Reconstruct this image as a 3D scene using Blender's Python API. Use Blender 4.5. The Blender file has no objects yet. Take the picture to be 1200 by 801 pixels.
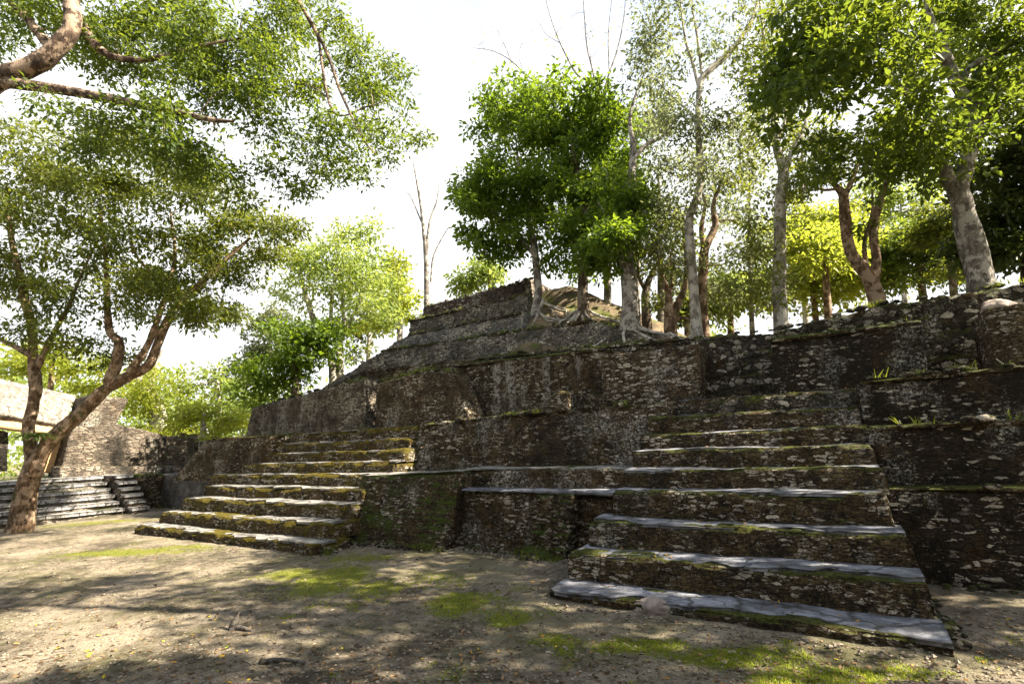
import bpy, math
import numpy as np
from mathutils import Matrix, Vector
scene = bpy.context.scene
col = scene.collection
# ---------------------------------------------------------------- camera
# frame: x runs along the stair fronts (to the right), y runs back into the building, z up, metres
CF, CP, CR, CA = 604.97, math.radians(10.88), math.radians(-2.35), math.radians(-31.69)
U = np.array([math.cos(CA), math.sin(CA)]); V = np.array([-math.sin(CA), math.cos(CA)])
CAM = np.array([2.807, -5.002, 1.6])
_r0 = np.array([U[0], V[0], 0.]); _y0 = np.array([U[1], V[1], 0.]); _z0 = np.array([0, 0, 1.])
_fw = math.cos(CP)*_y0 + math.sin(CP)*_z0; _up = -math.sin(CP)*_y0 + math.cos(CP)*_z0
_R = math.cos(CR)*_r0 + math.sin(CR)*_up; _U = -math.sin(CR)*_r0 + math.cos(CR)*_up
cd = bpy.data.cameras.new('camera'); cam = bpy.data.objects.new('camera', cd); col.objects.link(cam)
cd.sensor_width = 36; cd.lens = CF/1200*36; cd.clip_start = .05; cd.clip_end = 2000
cam.matrix_world = Matrix(((_R[0], _U[0], -_fw[0], CAM[0]), (_R[1], _U[1], -_fw[1], CAM[1]), (_R[2], _U[2], -_fw[2], CAM[2]), (0, 0, 0, 1)))
scene.camera = cam
# ---------------------------------------------------------------- sky, sun, exposure
SUN_EL = math.radians(43); SUN_DIR = np.array([.935, .355])      # towards the sun, on the ground plane
w = bpy.data.worlds.new('World'); scene.world = w; w.use_nodes = True
nt = w.node_tree; bg = nt.nodes['Background']; sk = nt.nodes.new('ShaderNodeTexSky'); sk.sky_type = 'NISHITA'
sk.sun_disc = False; sk.sun_elevation = SUN_EL; sk.sun_rotation = math.atan2(SUN_DIR[0], SUN_DIR[1])
sk.dust_density = 1.5; sk.air_density = 1.0; sk.ozone_density = 1.0
# thin bright haze cloud low in the sky, blue left clear overhead
_g = nt.nodes.new('ShaderNodeTexCoord'); _x = nt.nodes.new('ShaderNodeSeparateXYZ'); nt.links.new(_g.outputs['Generated'], _x.inputs[0])
_n = nt.nodes.new('ShaderNodeTexNoise'); _n.inputs['Scale'].default_value = 2.2; _n.inputs['Detail'].default_value = 6; nt.links.new(_g.outputs['Generated'], _n.inputs['Vector'])
_a = nt.nodes.new('ShaderNodeMath'); _a.operation = 'MULTIPLY_ADD'; nt.links.new(_n.outputs[0], _a.inputs[0]); _a.inputs[1].default_value = .55; nt.links.new(_x.outputs[2], _a.inputs[2])
_r = nt.nodes.new('ShaderNodeMapRange'); _r.inputs[1].default_value = .82; _r.inputs[2].default_value = 1.16; _r.inputs[3].default_value = 1.0; _r.inputs[4].default_value = .12; nt.links.new(_a.outputs[0], _r.inputs[0])
_m = nt.nodes.new('ShaderNodeMix'); _m.data_type = 'RGBA'; _m.inputs[7].default_value = (4.8, 4.9, 5.0, 1); nt.links.new(_r.outputs[0], _m.inputs[0]); nt.links.new(sk.outputs[0], _m.inputs[6]); nt.links.new(_m.outputs[2], bg.inputs[0])
bg.inputs[1].default_value = .064
sl = bpy.data.lights.new('sun', 'SUN'); so = bpy.data.objects.new('sun', sl); col.objects.link(so)
sl.energy = 5.0; sl.angle = math.radians(.5); sl.color = (1, .90, .73)
so.rotation_euler = Vector((-SUN_DIR[0]*math.cos(SUN_EL), -SUN_DIR[1]*math.cos(SUN_EL), -math.sin(SUN_EL))).to_track_quat('-Z', 'Y').to_euler()
vs = scene.view_settings; vs.view_transform = 'Standard'; vs.look = 'None'; vs.gamma = 1; vs.exposure = 2.3
# ---------------------------------------------------------------- helpers
def ray(u, v):
    du, dv = u-600, v-400.5
    x = du*math.cos(CR)+dv*math.sin(CR); y = -du*math.sin(CR)+dv*math.cos(CR)
    return _fw + _r0*(x/CF) - _up*(y/CF)
def A(u, v, D):                      # point seen at photo pixel (u, v), D metres away along the level view direction
    r = ray(u, v); return CAM + r*(D/(r@_y0))
def ond(u, v, d): r = ray(u, v); return CAM + r*((d-CAM[1])/r[1])
def ons(u, v, s): r = ray(u, v); return CAM + r*((s-CAM[0])/r[0])
def onz(u, v, z=0.): r = ray(u, v); return CAM + r*((z-CAM[2])/r[2])
rng = np.random.default_rng(7)
def hsh(i, j=0, k=0, seed=0):
    h = (np.asarray(i).astype(np.int64)*374761393 + np.asarray(j).astype(np.int64)*668265263 + np.asarray(k).astype(np.int64)*2147483647 + seed*144665) & 0xffffffff
    h = ((h ^ (h >> 13))*1274126177) & 0xffffffff
    h = ((h ^ (h >> 16))*2246822519) & 0xffffffff
    return ((h ^ (h >> 15)) & 0xffffff)/16777216.
def vn(p, sc, seed=0):
    q = np.asarray(p, float)*sc; i = np.floor(q).astype(np.int64); f = q-i; f = f*f*(3-2*f); r = 0
    for a in (0, 1):
        for b in (0, 1):
            for c in (0, 1):
                wgt = (f[:, 0] if a else 1-f[:, 0])*(f[:, 1] if b else 1-f[:, 1])*(f[:, 2] if c else 1-f[:, 2])
                r = r + wgt*hsh(i[:, 0]+a, i[:, 1]+b, i[:, 2]+c, seed)
    return r*2-1
def fbm(p, sc, seed=0, o=3): return sum(vn(p, sc*2**k, seed+k*17)*.5**k for k in range(o))
def rootloc(o):
    while o.parent is not None: o = o.parent
    return np.array(o.location)
def mk(name, verts, faces, mat, parent=None, attrs=None, smooth=True, fattrs=None):
    verts = np.asarray(verts, np.float32); faces = np.asarray(faces, np.int32); k = faces.shape[1]
    if parent is not None: verts = verts - rootloc(parent).astype(np.float32)
    me = bpy.data.meshes.new(name); me.vertices.add(len(verts)); me.vertices.foreach_set('co', verts.ravel())
    me.loops.add(faces.size); me.loops.foreach_set('vertex_index', faces.ravel())
    me.polygons.add(len(faces)); me.polygons.foreach_set('loop_start', np.arange(len(faces), dtype=np.int32)*k)
    me.polygons.foreach_set('use_smooth', np.full(len(faces), smooth, bool))
    for n, v in (attrs or {}).items(): me.attributes.new(n, 'FLOAT', 'POINT').data.foreach_set('value', np.asarray(v, np.float32))
    for n, v in (fattrs or {}).items(): me.attributes.new(n, 'FLOAT', 'FACE').data.foreach_set('value', np.asarray(v, np.float32))
    me.update(calc_edges=True); me.materials.append(mat)
    o = bpy.data.objects.new(name, me); col.objects.link(o); o.parent = parent
    return o
def thing(name, loc, label, cat, group=None):
    o = bpy.data.objects.new(name, None); col.objects.link(o); o.location = Vector([float(x) for x in loc]); o.empty_display_size = .2
    return tag(o, label, cat, group)
def tag(o, label=None, cat=None, group=None, kind=None):
    for k, v in (('label', label), ('category', cat), ('group', group), ('kind', kind)):
        if v: o[k] = v
    return o
class MB:                            # collects several shapes into one mesh
    def __init__(s): s.v = []; s.f = []; s.a = {}; s.n = 0
    def add(s, v, f, **a):
        s.v.append(np.asarray(v, float)); s.f.append(np.asarray(f)+s.n); s.n += len(v)
        for k, x in a.items(): s.a.setdefault(k, []).append(x)
        return s
    def build(s, name, mat, parent=None, smooth=True):
        return mk(name, np.concatenate(s.v), np.concatenate(s.f), mat, parent, {k: np.concatenate(x) for k, x in s.a.items()}, smooth)
def grid_faces(n, m, off=0):
    i = np.arange(n-1)[:, None]*m + np.arange(m-1)[None, :]
    return np.stack([i, i+m, i+m+1, i+1], -1).reshape(-1, 4)+off
def vnormals(v, f):
    fn = np.cross(v[f[:, 2]]-v[f[:, 0]], v[f[:, 3]]-v[f[:, 1]]); n = np.zeros_like(v)
    for k in range(4): np.add.at(n, f[:, k], fn)
    return n/np.maximum(np.linalg.norm(n, axis=1), 1e-9)[:, None]
def sm(x, a, b): t = np.clip((x-a)/(b-a), 0, 1); return t*t*(3-2*t)
# stone(...): relief of coursed rubble, one random number per stone and a mask that is 0 in the joints
def stone(p, n, h, wd, amp, rough, seed):
    q = p + .35*h*np.stack([vn(p, 3, seed+1), vn(p, 3, seed+2), vn(p, 2.2, seed+3)], 1)
    an = np.abs(n); up = (an[:, 2] > .8)
    zz = np.where(up, q[:, 1]*.5, q[:, 2]); zz = zz/h + .35*np.sin(zz/h*1.7+seed)
    row = np.floor(zz); rf = zz-row
    hx = np.where((an[:, 0] > an[:, 1]) & ~up, q[:, 1], q[:, 0])
    wr = wd*(.65+.7*hsh(row, 3, 0, seed)); cc = hx/wr + 7.3*hsh(row, 9, 0, seed); cc = cc + .3*np.sin(cc*2.1+row)
    cl = np.floor(cc); cf = cc-cl
    e = np.minimum(np.minimum(rf, 1-rf)*h, np.minimum(cf, 1-cf)*wr)
    j = sm(e, .0, min(.025, .28*h)); r = hsh(row, cl, 1, seed); r2 = hsh(row, cl, 5, seed)
    d = amp*(j*(.25+.75*r2)-.4) + rough*fbm(p, 1.1, seed+5) + .25*amp*vn(p, 19, seed+9)
    return d, r, j
def block(B, T, dep, res=.05, h=.075, wd=.2, amp=.009, rough=.025, seed=0, deep=.5, mb=None, bottom=False, edge=.5):
    """closed masonry block: bottom and top polylines of its front, depth vector to its back"""
    B = np.asarray(B, float); T = np.asarray(T, float); dep = np.asarray(dep, float)
    def L(P): return np.concatenate([[0], np.cumsum(np.linalg.norm(np.diff(P, axis=0), axis=1))])
    lb_, lt_ = L(B), L(T); nu = max(3, int(max(lb_[-1], lt_[-1])/res)+1); t = np.linspace(0, 1, nu)
    bi = np.stack([np.interp(t, lb_/lb_[-1], B[:, k]) for k in range(3)], 1); ti = np.stack([np.interp(t, lt_/lt_[-1], T[:, k]) for k in range(3)], 1)
    nv = max(3, int(np.linalg.norm(ti-bi, axis=1).max()/res)+1); dl = np.linalg.norm(dep)
    ws = np.arange(0, min(dl, deep), res)
    ws = np.concatenate([ws, np.linspace(ws[-1]+res, dl, max(2, int((dl-ws[-1])/.4)))]) if dl > ws[-1]+res*1.5 else np.append(ws[:-1], dl)
    ws = ws/dl; vv = np.linspace(0, 1, nv); nw = len(ws)
    def P(u, v, w_): return bi[u]*(1-v)[..., None]+ti[u]*v[..., None]+dep*w_[..., None]
    G = []
    def face(u, v, w_, flip):
        n, m = u.shape; f = grid_faces(n, m)
        G.append((P(u, v, w_).reshape(-1, 3), f[:, ::-1] if flip else f))
    ui = np.arange(nu)
    uu, v2 = np.meshgrid(ui, vv, indexing='ij'); face(uu, v2, np.zeros_like(v2), False)
    face(uu, v2, np.ones_like(v2), True)
    uu, w2 = np.meshgrid(ui, ws, indexing='ij'); face(uu, np.ones_like(w2), w2, False)
    if bottom: face(uu, np.zeros_like(w2), w2, True)
    v3, w3 = np.meshgrid(vv, ws, indexing='ij')
    face(np.zeros_like(v3, int), v3, w3, False); face(np.full_like(v3, nu-1, int), v3, w3, True)
    v = np.concatenate([g[0] for g in G]); o = np.cumsum([0]+[len(g[0]) for g in G]); f = np.concatenate([g[1]+o[i] for i, g in enumerate(G)])
    _, ix, inv = np.unique(np.round(v, 5), axis=0, return_index=True, return_inverse=True)
    v = v[ix]; f = inv.ravel()[f]
    n = vnormals(v, f); cen = v.mean(0)
    d, r, j = stone(v, n, h, wd, amp, rough, seed)
    # worn arrises: where the normal is between two faces the stone is chipped away
    chip = 1-np.abs(n).max(1); d = d - edge*sm(chip, .05, .3)*np.clip(vn(v, 4.5, seed+40)+.35, 0, 1)*.05
    v = v + n*d[:, None]
    (mb if mb is not None else MB())
    if mb is not None: mb.add(v, f, stone=r, joint=j)
    return v, f, r, j
def masonry(name, mat, parent, *a, **k):
    mb = MB(); block(*a, mb=mb, **k); return mb.build(name, mat, parent)
# ---------------------------------------------------------------- materials
def newmat(name):
    m = bpy.data.materials.new(name); m.use_nodes = True; t = m.node_tree; b = t.nodes['Principled BSDF']
    b.inputs['Roughness'].default_value = .9; b.inputs['Specular IOR Level'].default_value = .2
    return m, t, b
class NT:
    def __init__(s, t): s.t = t
    def __call__(s, typ, **kw):
        n = s.t.nodes.new('ShaderNode'+typ)
        for k, v in kw.items():
            if k.startswith('_'): setattr(n, k[1:], v)
        return n
    def link(s, a, b): s.t.links.new(a, b)
    def val(s, x, sock):
        if isinstance(x, (int, float)): sock.default_value = x
        elif isinstance(x, tuple): sock.default_value = (*x, 1) if len(x) == 3 else x
        else: s.link(x, sock)
    def noise(s, sc, detail=4, rough=.6, vec=None, scale3=None, dist=0):
        if vec is None: vec = s.pos()
        if scale3:
            m = s('Mapping'); m.inputs['Scale'].default_value = scale3; s.link(vec, m.inputs['Vector']); vec = m.outputs[0]
        n = s('TexNoise'); n.inputs['Scale'].default_value = sc; n.inputs['Detail'].default_value = detail; n.inputs['Roughness'].default_value = rough
        n.inputs['Distortion'].default_value = dist; s.link(vec, n.inputs['Vector']); return n.outputs[0]
    def pos(s):
        if not hasattr(s, '_p'): s._p = s('NewGeometry')
        return s._p.outputs['Position']
    def nz(s):
        s.pos(); x = s('SeparateXYZ'); s.link(s._p.outputs['Normal'], x.inputs[0]); return x.outputs[2]
    def ramp(s, x, a, b):
        m = s('MapRange'); m.interpolation_type = 'SMOOTHSTEP'; m.inputs[1].default_value = a; m.inputs[2].default_value = b; s.val(x, m.inputs[0]); return m.outputs[0]
    def mth(s, op, a, b=None):
        m = s('Math'); m.operation = op; s.val(a, m.inputs[0])
        if b is not None: s.val(b, m.inputs[1])
        return m.outputs[0]
    def mix(s, f, a, b, blend='MIX'):
        m = s('Mix'); m.data_type = 'RGBA'; m.blend_type = blend; s.val(f, m.inputs[0]); s.val(a, m.inputs[6]); s.val(b, m.inputs[7]); return m.outputs[2]
    def attr(s, n):
        a = s('Attribute'); a.attribute_name = n; return a.outputs['Fac']
    def bump(s, h, b, st=.5, dist=.01):
        m = s('Bump'); m.inputs['Strength'].default_value = st; m.inputs['Distance'].default_value = dist; s.link(h, m.inputs['Height']); s.link(m.outputs[0], b.inputs['Normal'])
def mat_stone(name, dark=(.014, .010, .005), mid=(.165, .112, .050), pale=(.70, .63, .52), moss=(.055, .062, .012), mossy=.5, pales=.68, lichen=.5, streak=0., stain=.5, cell=(10, 10, 30), speck=.8):
    m, t, b = newmat(name); N = NT(t)
    med = N.noise(5, 5, .7); fine = N.noise(34, 4, .75); grit = N.noise(90, 3, .8, scale3=(.7, .7, 1.3))
    wn = N('TexNoise'); wn.inputs['Scale'].default_value = 4; wn.inputs['Detail'].default_value = 4; N.link(N.pos(), wn.inputs['Vector'])
    va = N('VectorMath'); va.operation = 'MULTIPLY_ADD'; N.link(wn.outputs['Color'], va.inputs[0]); va.inputs[1].default_value = (.22, .22, .055); N.link(N.pos(), va.inputs[2])
    mp = N('Mapping'); mp.inputs['Scale'].default_value = cell; N.link(va.outputs[0], mp.inputs['Vector'])
    v1 = N('TexVoronoi'); N.link(mp.outputs[0], v1.inputs['Vector']); v1.inputs['Scale'].default_value = 1; v2 = N('TexVoronoi'); v2.feature = 'DISTANCE_TO_EDGE'; v2.inputs['Scale'].default_value = 1; N.link(mp.outputs[0], v2.inputs['Vector'])
    sx = N('SeparateXYZ'); N.link(v1.outputs['Color'], sx.inputs[0]); st = sx.outputs[0]; st2 = sx.outputs[1]
    jo = N.ramp(N.mth('ADD', v2.outputs[0], N.mth('MULTIPLY', N.mth('SUBTRACT', fine, .5), .3)), -.02, .14)
    bn = N.mth('ADD', N.mth('MULTIPLY', med, .35), N.mth('ADD', N.mth('MULTIPLY', fine, .35), N.mth('MULTIPLY', grit, .30)))
    c = N.mix(N.ramp(bn, .42, .62), dark, mid)
    c = N.mix(N.mth('MULTIPLY', N.ramp(N.noise(2.1, 4), .56, .74), .5), c, N.mix(fine, (.06, .028, .007), (.24, .125, .035)))     # rusty brown zones
    c = N.mix(N.mth('MULTIPLY', st2, .4), c, dark)
    patch = N.noise(1.6, 4, .65)
    ps = N.mth('MULTIPLY', N.ramp(st, pales, pales+.08), N.ramp(N.mth('ADD', N.mth('MULTIPLY', patch, .95), N.mth('MULTIPLY', grit, .5)), .66, .82))
    ps = N.mth('MULTIPLY', ps, N.ramp(N.mth('ADD', N.mth('MULTIPLY', jo, .6), fine), .80, 1.15))
    c = N.mix(ps, c, N.mix(fine, (pale[0]*.36, pale[1]*.32, pale[2]*.25), pale))
    sp1 = N.ramp(N.noise(27, 4, .75, scale3=(.6, .6, 1.5)), .60-.06*speck, .66-.06*speck)
    c = N.mix(N.mth('MULTIPLY', N.mth('MULTIPLY', sp1, N.ramp(N.noise(3.1, 4, .7), .46, .60)), .9), c, (pale[0]*.8, pale[1]*.78, pale[2]*.74))
    if lichen > 0:
        pat = N.ramp(N.noise(1.15, 4, .6, scale3=(1, 1, .7)), .62-.12*lichen, .72-.08*lichen); spk = N.ramp(N.mth('ADD', N.mth('MULTIPLY', N.noise(24, 4, .85), .6), N.mth('MULTIPLY', grit, .4)), .50, .555)
        c = N.mix(N.mth('MULTIPLY', N.mth('MULTIPLY', pat, spk), .9), c, N.mix(st2, (.48, .46, .38), (.74, .71, .62)))
    if streak > 0:
        s_ = N.mth('MULTIPLY', N.ramp(N.noise(2.2, 4, .6, scale3=(1, 1, .07)), .50, .64), N.ramp(N.noise(9, 5, .75), .42, .60))
        c = N.mix(N.mth('MULTIPLY', s_, streak), c, (.46, .43, .38))
    c = N.mix(N.mth('MULTIPLY', N.ramp(N.mth('ADD', N.noise(.8, 5, .65, scale3=(1, 1, .45)), N.mth('MULTIPLY', fine, .12)), .54, .72), stain), c, (.016, .014, .011))
    c = N.mix(N.mth('MULTIPLY', N.ramp(jo, .6, .0), .6), c, (.014, .011, .007))
    up = N.mth('ADD', N.mth('MULTIPLY', N.nz(), .35), N.mth('ADD', N.noise(2.8, 5, .75), N.mth('MULTIPLY', fine, .3)))
    c = N.mix(N.ramp(up, 1.06-.5*mossy, 1.24-.5*mossy), c, N.mix(N.ramp(grit, .3, .7), (moss[0]*.45, moss[1]*.45, moss[2]*.6), (moss[0]*1.7, moss[1]*1.7, moss[2])))
    N.val(c, b.inputs['Base Color']); N.bump(N.mth('ADD', N.mth('ADD', N.mth('MULTIPLY', jo, 1.1), N.mth('MULTIPLY', st2, .9)), N.mth('ADD', fine, N.mth('MULTIPLY', grit, .5))), b, .85, .026)
    return m
M = {}
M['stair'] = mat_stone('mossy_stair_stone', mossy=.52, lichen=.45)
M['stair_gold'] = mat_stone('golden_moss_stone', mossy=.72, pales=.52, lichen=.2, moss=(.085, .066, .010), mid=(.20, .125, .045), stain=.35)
M['wall'] = mat_stone('dark_terrace_stone', mossy=.42, lichen=.95)
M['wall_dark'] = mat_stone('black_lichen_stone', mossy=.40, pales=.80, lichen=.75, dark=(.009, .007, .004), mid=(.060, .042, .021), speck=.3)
M['streak'] = mat_stone('streaked_wall_stone', mossy=.35, lichen=.5, streak=.9)
M['upper'] = mat_stone('grey_upper_stone', mossy=.40, pales=.42, lichen=.6, dark=(.040, .036, .030), mid=(.23, .20, .16), stain=.5, cell=(9, 9, 15), speck=1)
M['upper_sky_tint'] = mat_stone('sky_tinted_upper_stone', mossy=.36, pales=.36, lichen=.8, dark=(.055, .054, .054), mid=(.28, .265, .25), stain=.3, cell=(9, 9, 17), speck=1)  # pale stone with the blue-grey of sky light put into its tone
M['upper_red'] = mat_stone('rusty_upper_stone', mossy=.38, pales=.55, lichen=.3, dark=(.050, .036, .030), mid=(.15, .105, .085), stain=.5, cell=(8, 8, 20), speck=.6)
M['rubble'] = mat_stone('rough_rubble', mossy=.48, pales=.60, lichen=.35, mid=(.11, .088, .06), cell=(7, 7, 11))
M['building'] = mat_stone('pale_limestone_courses', mossy=.2, pales=.30, lichen=.4, dark=(.06, .05, .04), mid=(.19, .15, .11), pale=(.44, .37, .30), stain=1., cell=(5, 5, 18))  # heavy staining and darkened tones also stand in for dappled shade
M['rusty'] = mat_stone('rusty_brown_stone', mossy=.34, lichen=.45, pales=.62, dark=(.020, .013, .007), mid=(.20, .138, .072), stain=.5, speck=.9)
M['wall_pale'] = mat_stone('pale_brown_stone', mossy=.34, lichen=.7, pales=.46, streak=.8, dark=(.03, .024, .018), mid=(.26, .20, .145), stain=.4, speck=1)
M['block_green'] = mat_stone('green_mossed_stone', mossy=.70, lichen=.3, moss=(.050, .070, .012))
def mat_plaster(name, base=(.30, .29, .28), dark=(.05, .048, .045), cut=.5):
    m, t, b = newmat(name); N = NT(t); f = N.noise(30, 4, .7); g = N.noise(5, 6, .7, scale3=(.6, 1.4, 1))
    c = N.mix(N.ramp(N.mth('ADD', g, N.mth('MULTIPLY', f, .25)), cut-.02, cut+.22), base, dark)
    c = N.mix(N.mth('MULTIPLY', f, .5), c, (base[0]*.7, base[1]*.68, base[2]*.66))
    c = N.mix(N.ramp(N.noise(1.8, 5, .7), .62, .75), c, (.07, .07, .02))
    mp = N('Mapping'); mp.inputs['Scale'].default_value = (1.5, 2.6, 1); va = N('VectorMath'); va.operation = 'MULTIPLY_ADD'; wn = N('TexNoise'); wn.inputs['Scale'].default_value = 3; wn.inputs['Detail'].default_value = 4; N.link(N.pos(), wn.inputs['Vector']); N.link(wn.outputs['Color'], va.inputs[0]); va.inputs[1].default_value = (.5, .4, .1); N.link(N.pos(), va.inputs[2]); N.link(va.outputs[0], mp.inputs['Vector'])
    vo = N('TexVoronoi'); vo.feature = 'DISTANCE_TO_EDGE'; vo.inputs['Scale'].default_value = 1; N.link(mp.outputs[0], vo.inputs['Vector']); ck = N.ramp(N.mth('ADD', vo.outputs[0], N.mth('MULTIPLY', f, .05)), .025, .075)
    c = N.mix(N.mth('MULTIPLY', N.mth('SUBTRACT', 1.0, ck), .85), c, (.035, .032, .026))
    N.val(c, b.inputs['Base Color']); b.inputs['Roughness'].default_value = .65; b.inputs['Specular IOR Level'].default_value = .35
    N.bump(N.mth('ADD', N.mth('ADD', f, g), N.mth('MULTIPLY', ck, .6)), b, .8, .018); return m
M['tread'] = mat_plaster('worn_sky_tinted_tread', base=(.30, .305, .345), dark=(.050, .050, .055), cut=.50)  # worn plaster; the blue cast of sky light is put into its colour
M['tread_pale'] = mat_plaster('pale_step_plaster', base=(.50, .49, .49), dark=(.14, .12, .10), cut=.58)
M['tread_warm'] = mat_plaster('worn_plaster_tread_pale', base=(.27, .255, .235), cut=.56)
M['plaster_wall'] = mat_plaster('grey_plaster', base=(.17, .155, .14), dark=(.03, .028, .025), cut=.52)
M['roof'] = mat_plaster('white_plaster', base=(.30, .27, .235), dark=(.11, .085, .06), cut=.50)
def mat_flat(name, c1, c2, sc=12, bump=.4):
    m, t, b = newmat(name); N = NT(t); f = N.noise(sc, 5, .65); N.val(N.mix(N.ramp(f, .35, .65), c1, c2), b.inputs['Base Color']); N.bump(f, b, bump, .01); return m
M['beam'] = mat_flat('tan_beam', (.50, .30, .15), (.62, .40, .22))
M['rock'] = mat_flat('pink_grey_rock', (.20, .16, .14), (.36, .29, .25), 9)
M['deadwood'] = mat_flat('grey_deadwood', (.035, .030, .026), (.14, .12, .10), 30, .8)
def mat_bark(name, c1, c2, c3, lich=.5, moss=0.):
    m, t, b = newmat(name); N = NT(t); f = N.noise(16, 6, .75, scale3=(1, 1, .35)); g = N.noise(5.0, 5, .7); h = N.noise(40, 3, .7, scale3=(1, 1, .3))
    c = N.mix(N.ramp(f, .38, .62), c1, c2); c = N.mix(N.mth('MULTIPLY', N.ramp(N.mth('ADD', g, N.mth('MULTIPLY', h, .15)), .60-.12*lich, .68-.1*lich), .9), c, c3)
    if moss: c = N.mix(N.mth('MULTIPLY', N.ramp(N.noise(2.2, 5, .7), .66-.2*moss, .76-.2*moss), .85), c, (.05, .06, .012))
    N.val(c, b.inputs['Base Color']); N.bump(N.mth('ADD', f, N.mth('MULTIPLY', h, .6)), b, .9, .02); return m
M['bark_brown'] = mat_bark('brown_bark', (.055, .036, .022), (.20, .125, .072), (.36, .26, .18), .45, .5)
M['bark_limb'] = mat_bark('peeling_bark', (.028, .020, .015), (.10, .065, .045), (.34, .25, .18), .5)
M['bark_pale'] = mat_bark('pale_bark', (.12, .10, .08), (.32, .285, .24), (.50, .46, .40), .6)
M['bark_grey'] = mat_bark('grey_bark', (.06, .052, .044), (.19, .165, .14), (.36, .33, .29), .40)
M['bark_dark'] = mat_bark('dark_bark', (.035, .025, .018), (.10, .070, .045), (.20, .16, .12), .4)
def mat_leaf(name, a, b_, tr, tw=.5):
    m, t, b = newmat(name); N = NT(t); r = N.attr('tint')
    c = N.mix(r, a, b_); N.val(c, b.inputs['Base Color']); b.inputs['Roughness'].default_value = .5; b.inputs['Specular IOR Level'].default_value = .35
    tl = N('BsdfTranslucent'); N.val(N.mix(r, (tr[0]*.6, tr[1]*.7, tr[2]), tr), tl.inputs[0]); mx = N('MixShader'); mx.inputs[0].default_value = tw
    N.link(b.outputs[0], mx.inputs[1]); N.link(tl.outputs[0], mx.inputs[2]); N.link(mx.outputs[0], t.nodes['Material Output'].inputs[0]); return m
M['leaf_green'] = mat_leaf('green_leaf', (.020, .046, .010), (.085, .125, .018), (.30, .36, .025), .42)
M['leaf_olive'] = mat_leaf('olive_leaf', (.026, .048, .010), (.105, .125, .020), (.34, .36, .03), .42)
M['leaf_deep'] = mat_leaf('deep_green_leaf', (.032, .070, .010), (.11, .165, .018), (.30, .40, .02), .45)
M['leaf_yellow'] = mat_leaf('yellow_green_leaf', (.10, .135, .014), (.23, .235, .025), (.55, .58, .05), .55)
M['leaf_grey'] = mat_leaf('grey_green_leaf', (.070, .085, .040), (.15, .16, .075), (.28, .30, .09))
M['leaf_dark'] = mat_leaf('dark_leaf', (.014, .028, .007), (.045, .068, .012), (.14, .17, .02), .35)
M['leaf_bright'] = mat_leaf('light_green_leaf', (.085, .135, .022), (.19, .235, .045), (.50, .56, .09), .52)
# ---------------------------------------------------------------- ground
def make_ground():
    def ax(a, b, st):
        c = np.arange(a, b+st/2, st); g = .3*1.35**np.arange(24); g = np.cumsum(g); g = g[g < 900]
        return np.concatenate([a-g[::-1], c, b+g])
    xs = ax(-19, 7.5, .06); ys = ax(-7, 4.5, .06)
    X, Y = np.meshgrid(xs, ys, indexing='ij'); p = np.stack([X.ravel(), Y.ravel(), np.zeros(X.size)], 1)
    near = ((np.abs(p[:, 0]+6) < 20) & (np.abs(p[:, 1]) < 12))
    z = np.where(near, .022*fbm(p, .55, 3) + .010*vn(p, 4, 8) + .006*vn(p, 11, 9), -.02)
    patches = [(390, 680, .55, .55, 1), (345, 672, .5, .3, .8), (440, 690, .5, .3, .7), (540, 705, .40, .28, .9), (597, 722, .22, .16, 1.1), (520, 680, .5, .3, .5), (655, 750, .3, .12, .6), (760, 755, .42, .12, 1), (850, 768, .4, .12, 1), (940, 795, .3, .1, .9), (1010, 790, .5, .1, .8),
               (150, 648, 1.6, .28, .75), (210, 642, .9, .2, .7), (60, 690, .8, .2, .3), (420, 655, .8, .3, .6), (120, 612, 2.4, .35, .6), (610, 690, .3, .2, .5), (480, 735, .3, .1, .35)]
    ms = np.zeros(len(p))
    for (u, v, rx, ry, s) in patches:
        c = onz(u, v); q = p-c; a = q@_r0; bq = q@_y0
        ms = np.maximum(ms, s*np.exp(-(a/rx)**2-(bq/(ry*1.6))**2))
    p[:, 2] = z
    return mk('ground', p, grid_faces(len(xs), len(ys)), M['ground'], None, {'moss': ms})
m, t, b = newmat('dusty_ground'); N = NT(t)
g1 = N.noise(.9, 5, .65); g2 = N.noise(9, 5, .7); g3 = N.noise(60, 4, .75); g4 = N.noise(24, 3, .7)
c = N.mix(N.ramp(N.mth('ADD', N.mth('MULTIPLY', g1, .6), N.mth('MULTIPLY', g2, .4)), .38, .62), (.062, .050, .032), (.31, .255, .185))
c = N.mix(N.mth('MULTIPLY', N.ramp(g3, .52, .68), .7), c, (.055, .043, .030))
c = N.mix(N.mth('MULTIPLY', N.ramp(g4, .60, .70), .55), c, (.50, .45, .38))
c = N.mix(N.mth('MULTIPLY', N.ramp(N.mth('ADD', N.noise(.55, 5, .7), N.mth('MULTIPLY', g3, .25)), .58, .78), .6), c, (.085, .085, .028))
mo = N.attr('moss'); mm = N.ramp(N.mth('ADD', N.mth('MULTIPLY', mo, .50), N.mth('ADD', N.mth('MULTIPLY', N.noise(4, 6, .7), .55), N.mth('MULTIPLY', g3, .35))), .62, .80)
c = N.mix(N.mth('MULTIPLY', mm, .92), c, N.mix(N.ramp(g3, .3, .7), (.075, .085, .008), (.20, .205, .018)))
N.val(c, b.inputs['Base Color']); N.bump(N.mth('ADD', N.mth('MULTIPLY', g2, 1.), g3), b, .9, .03); M['ground'] = m
tag(make_ground(), kind='structure')
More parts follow.
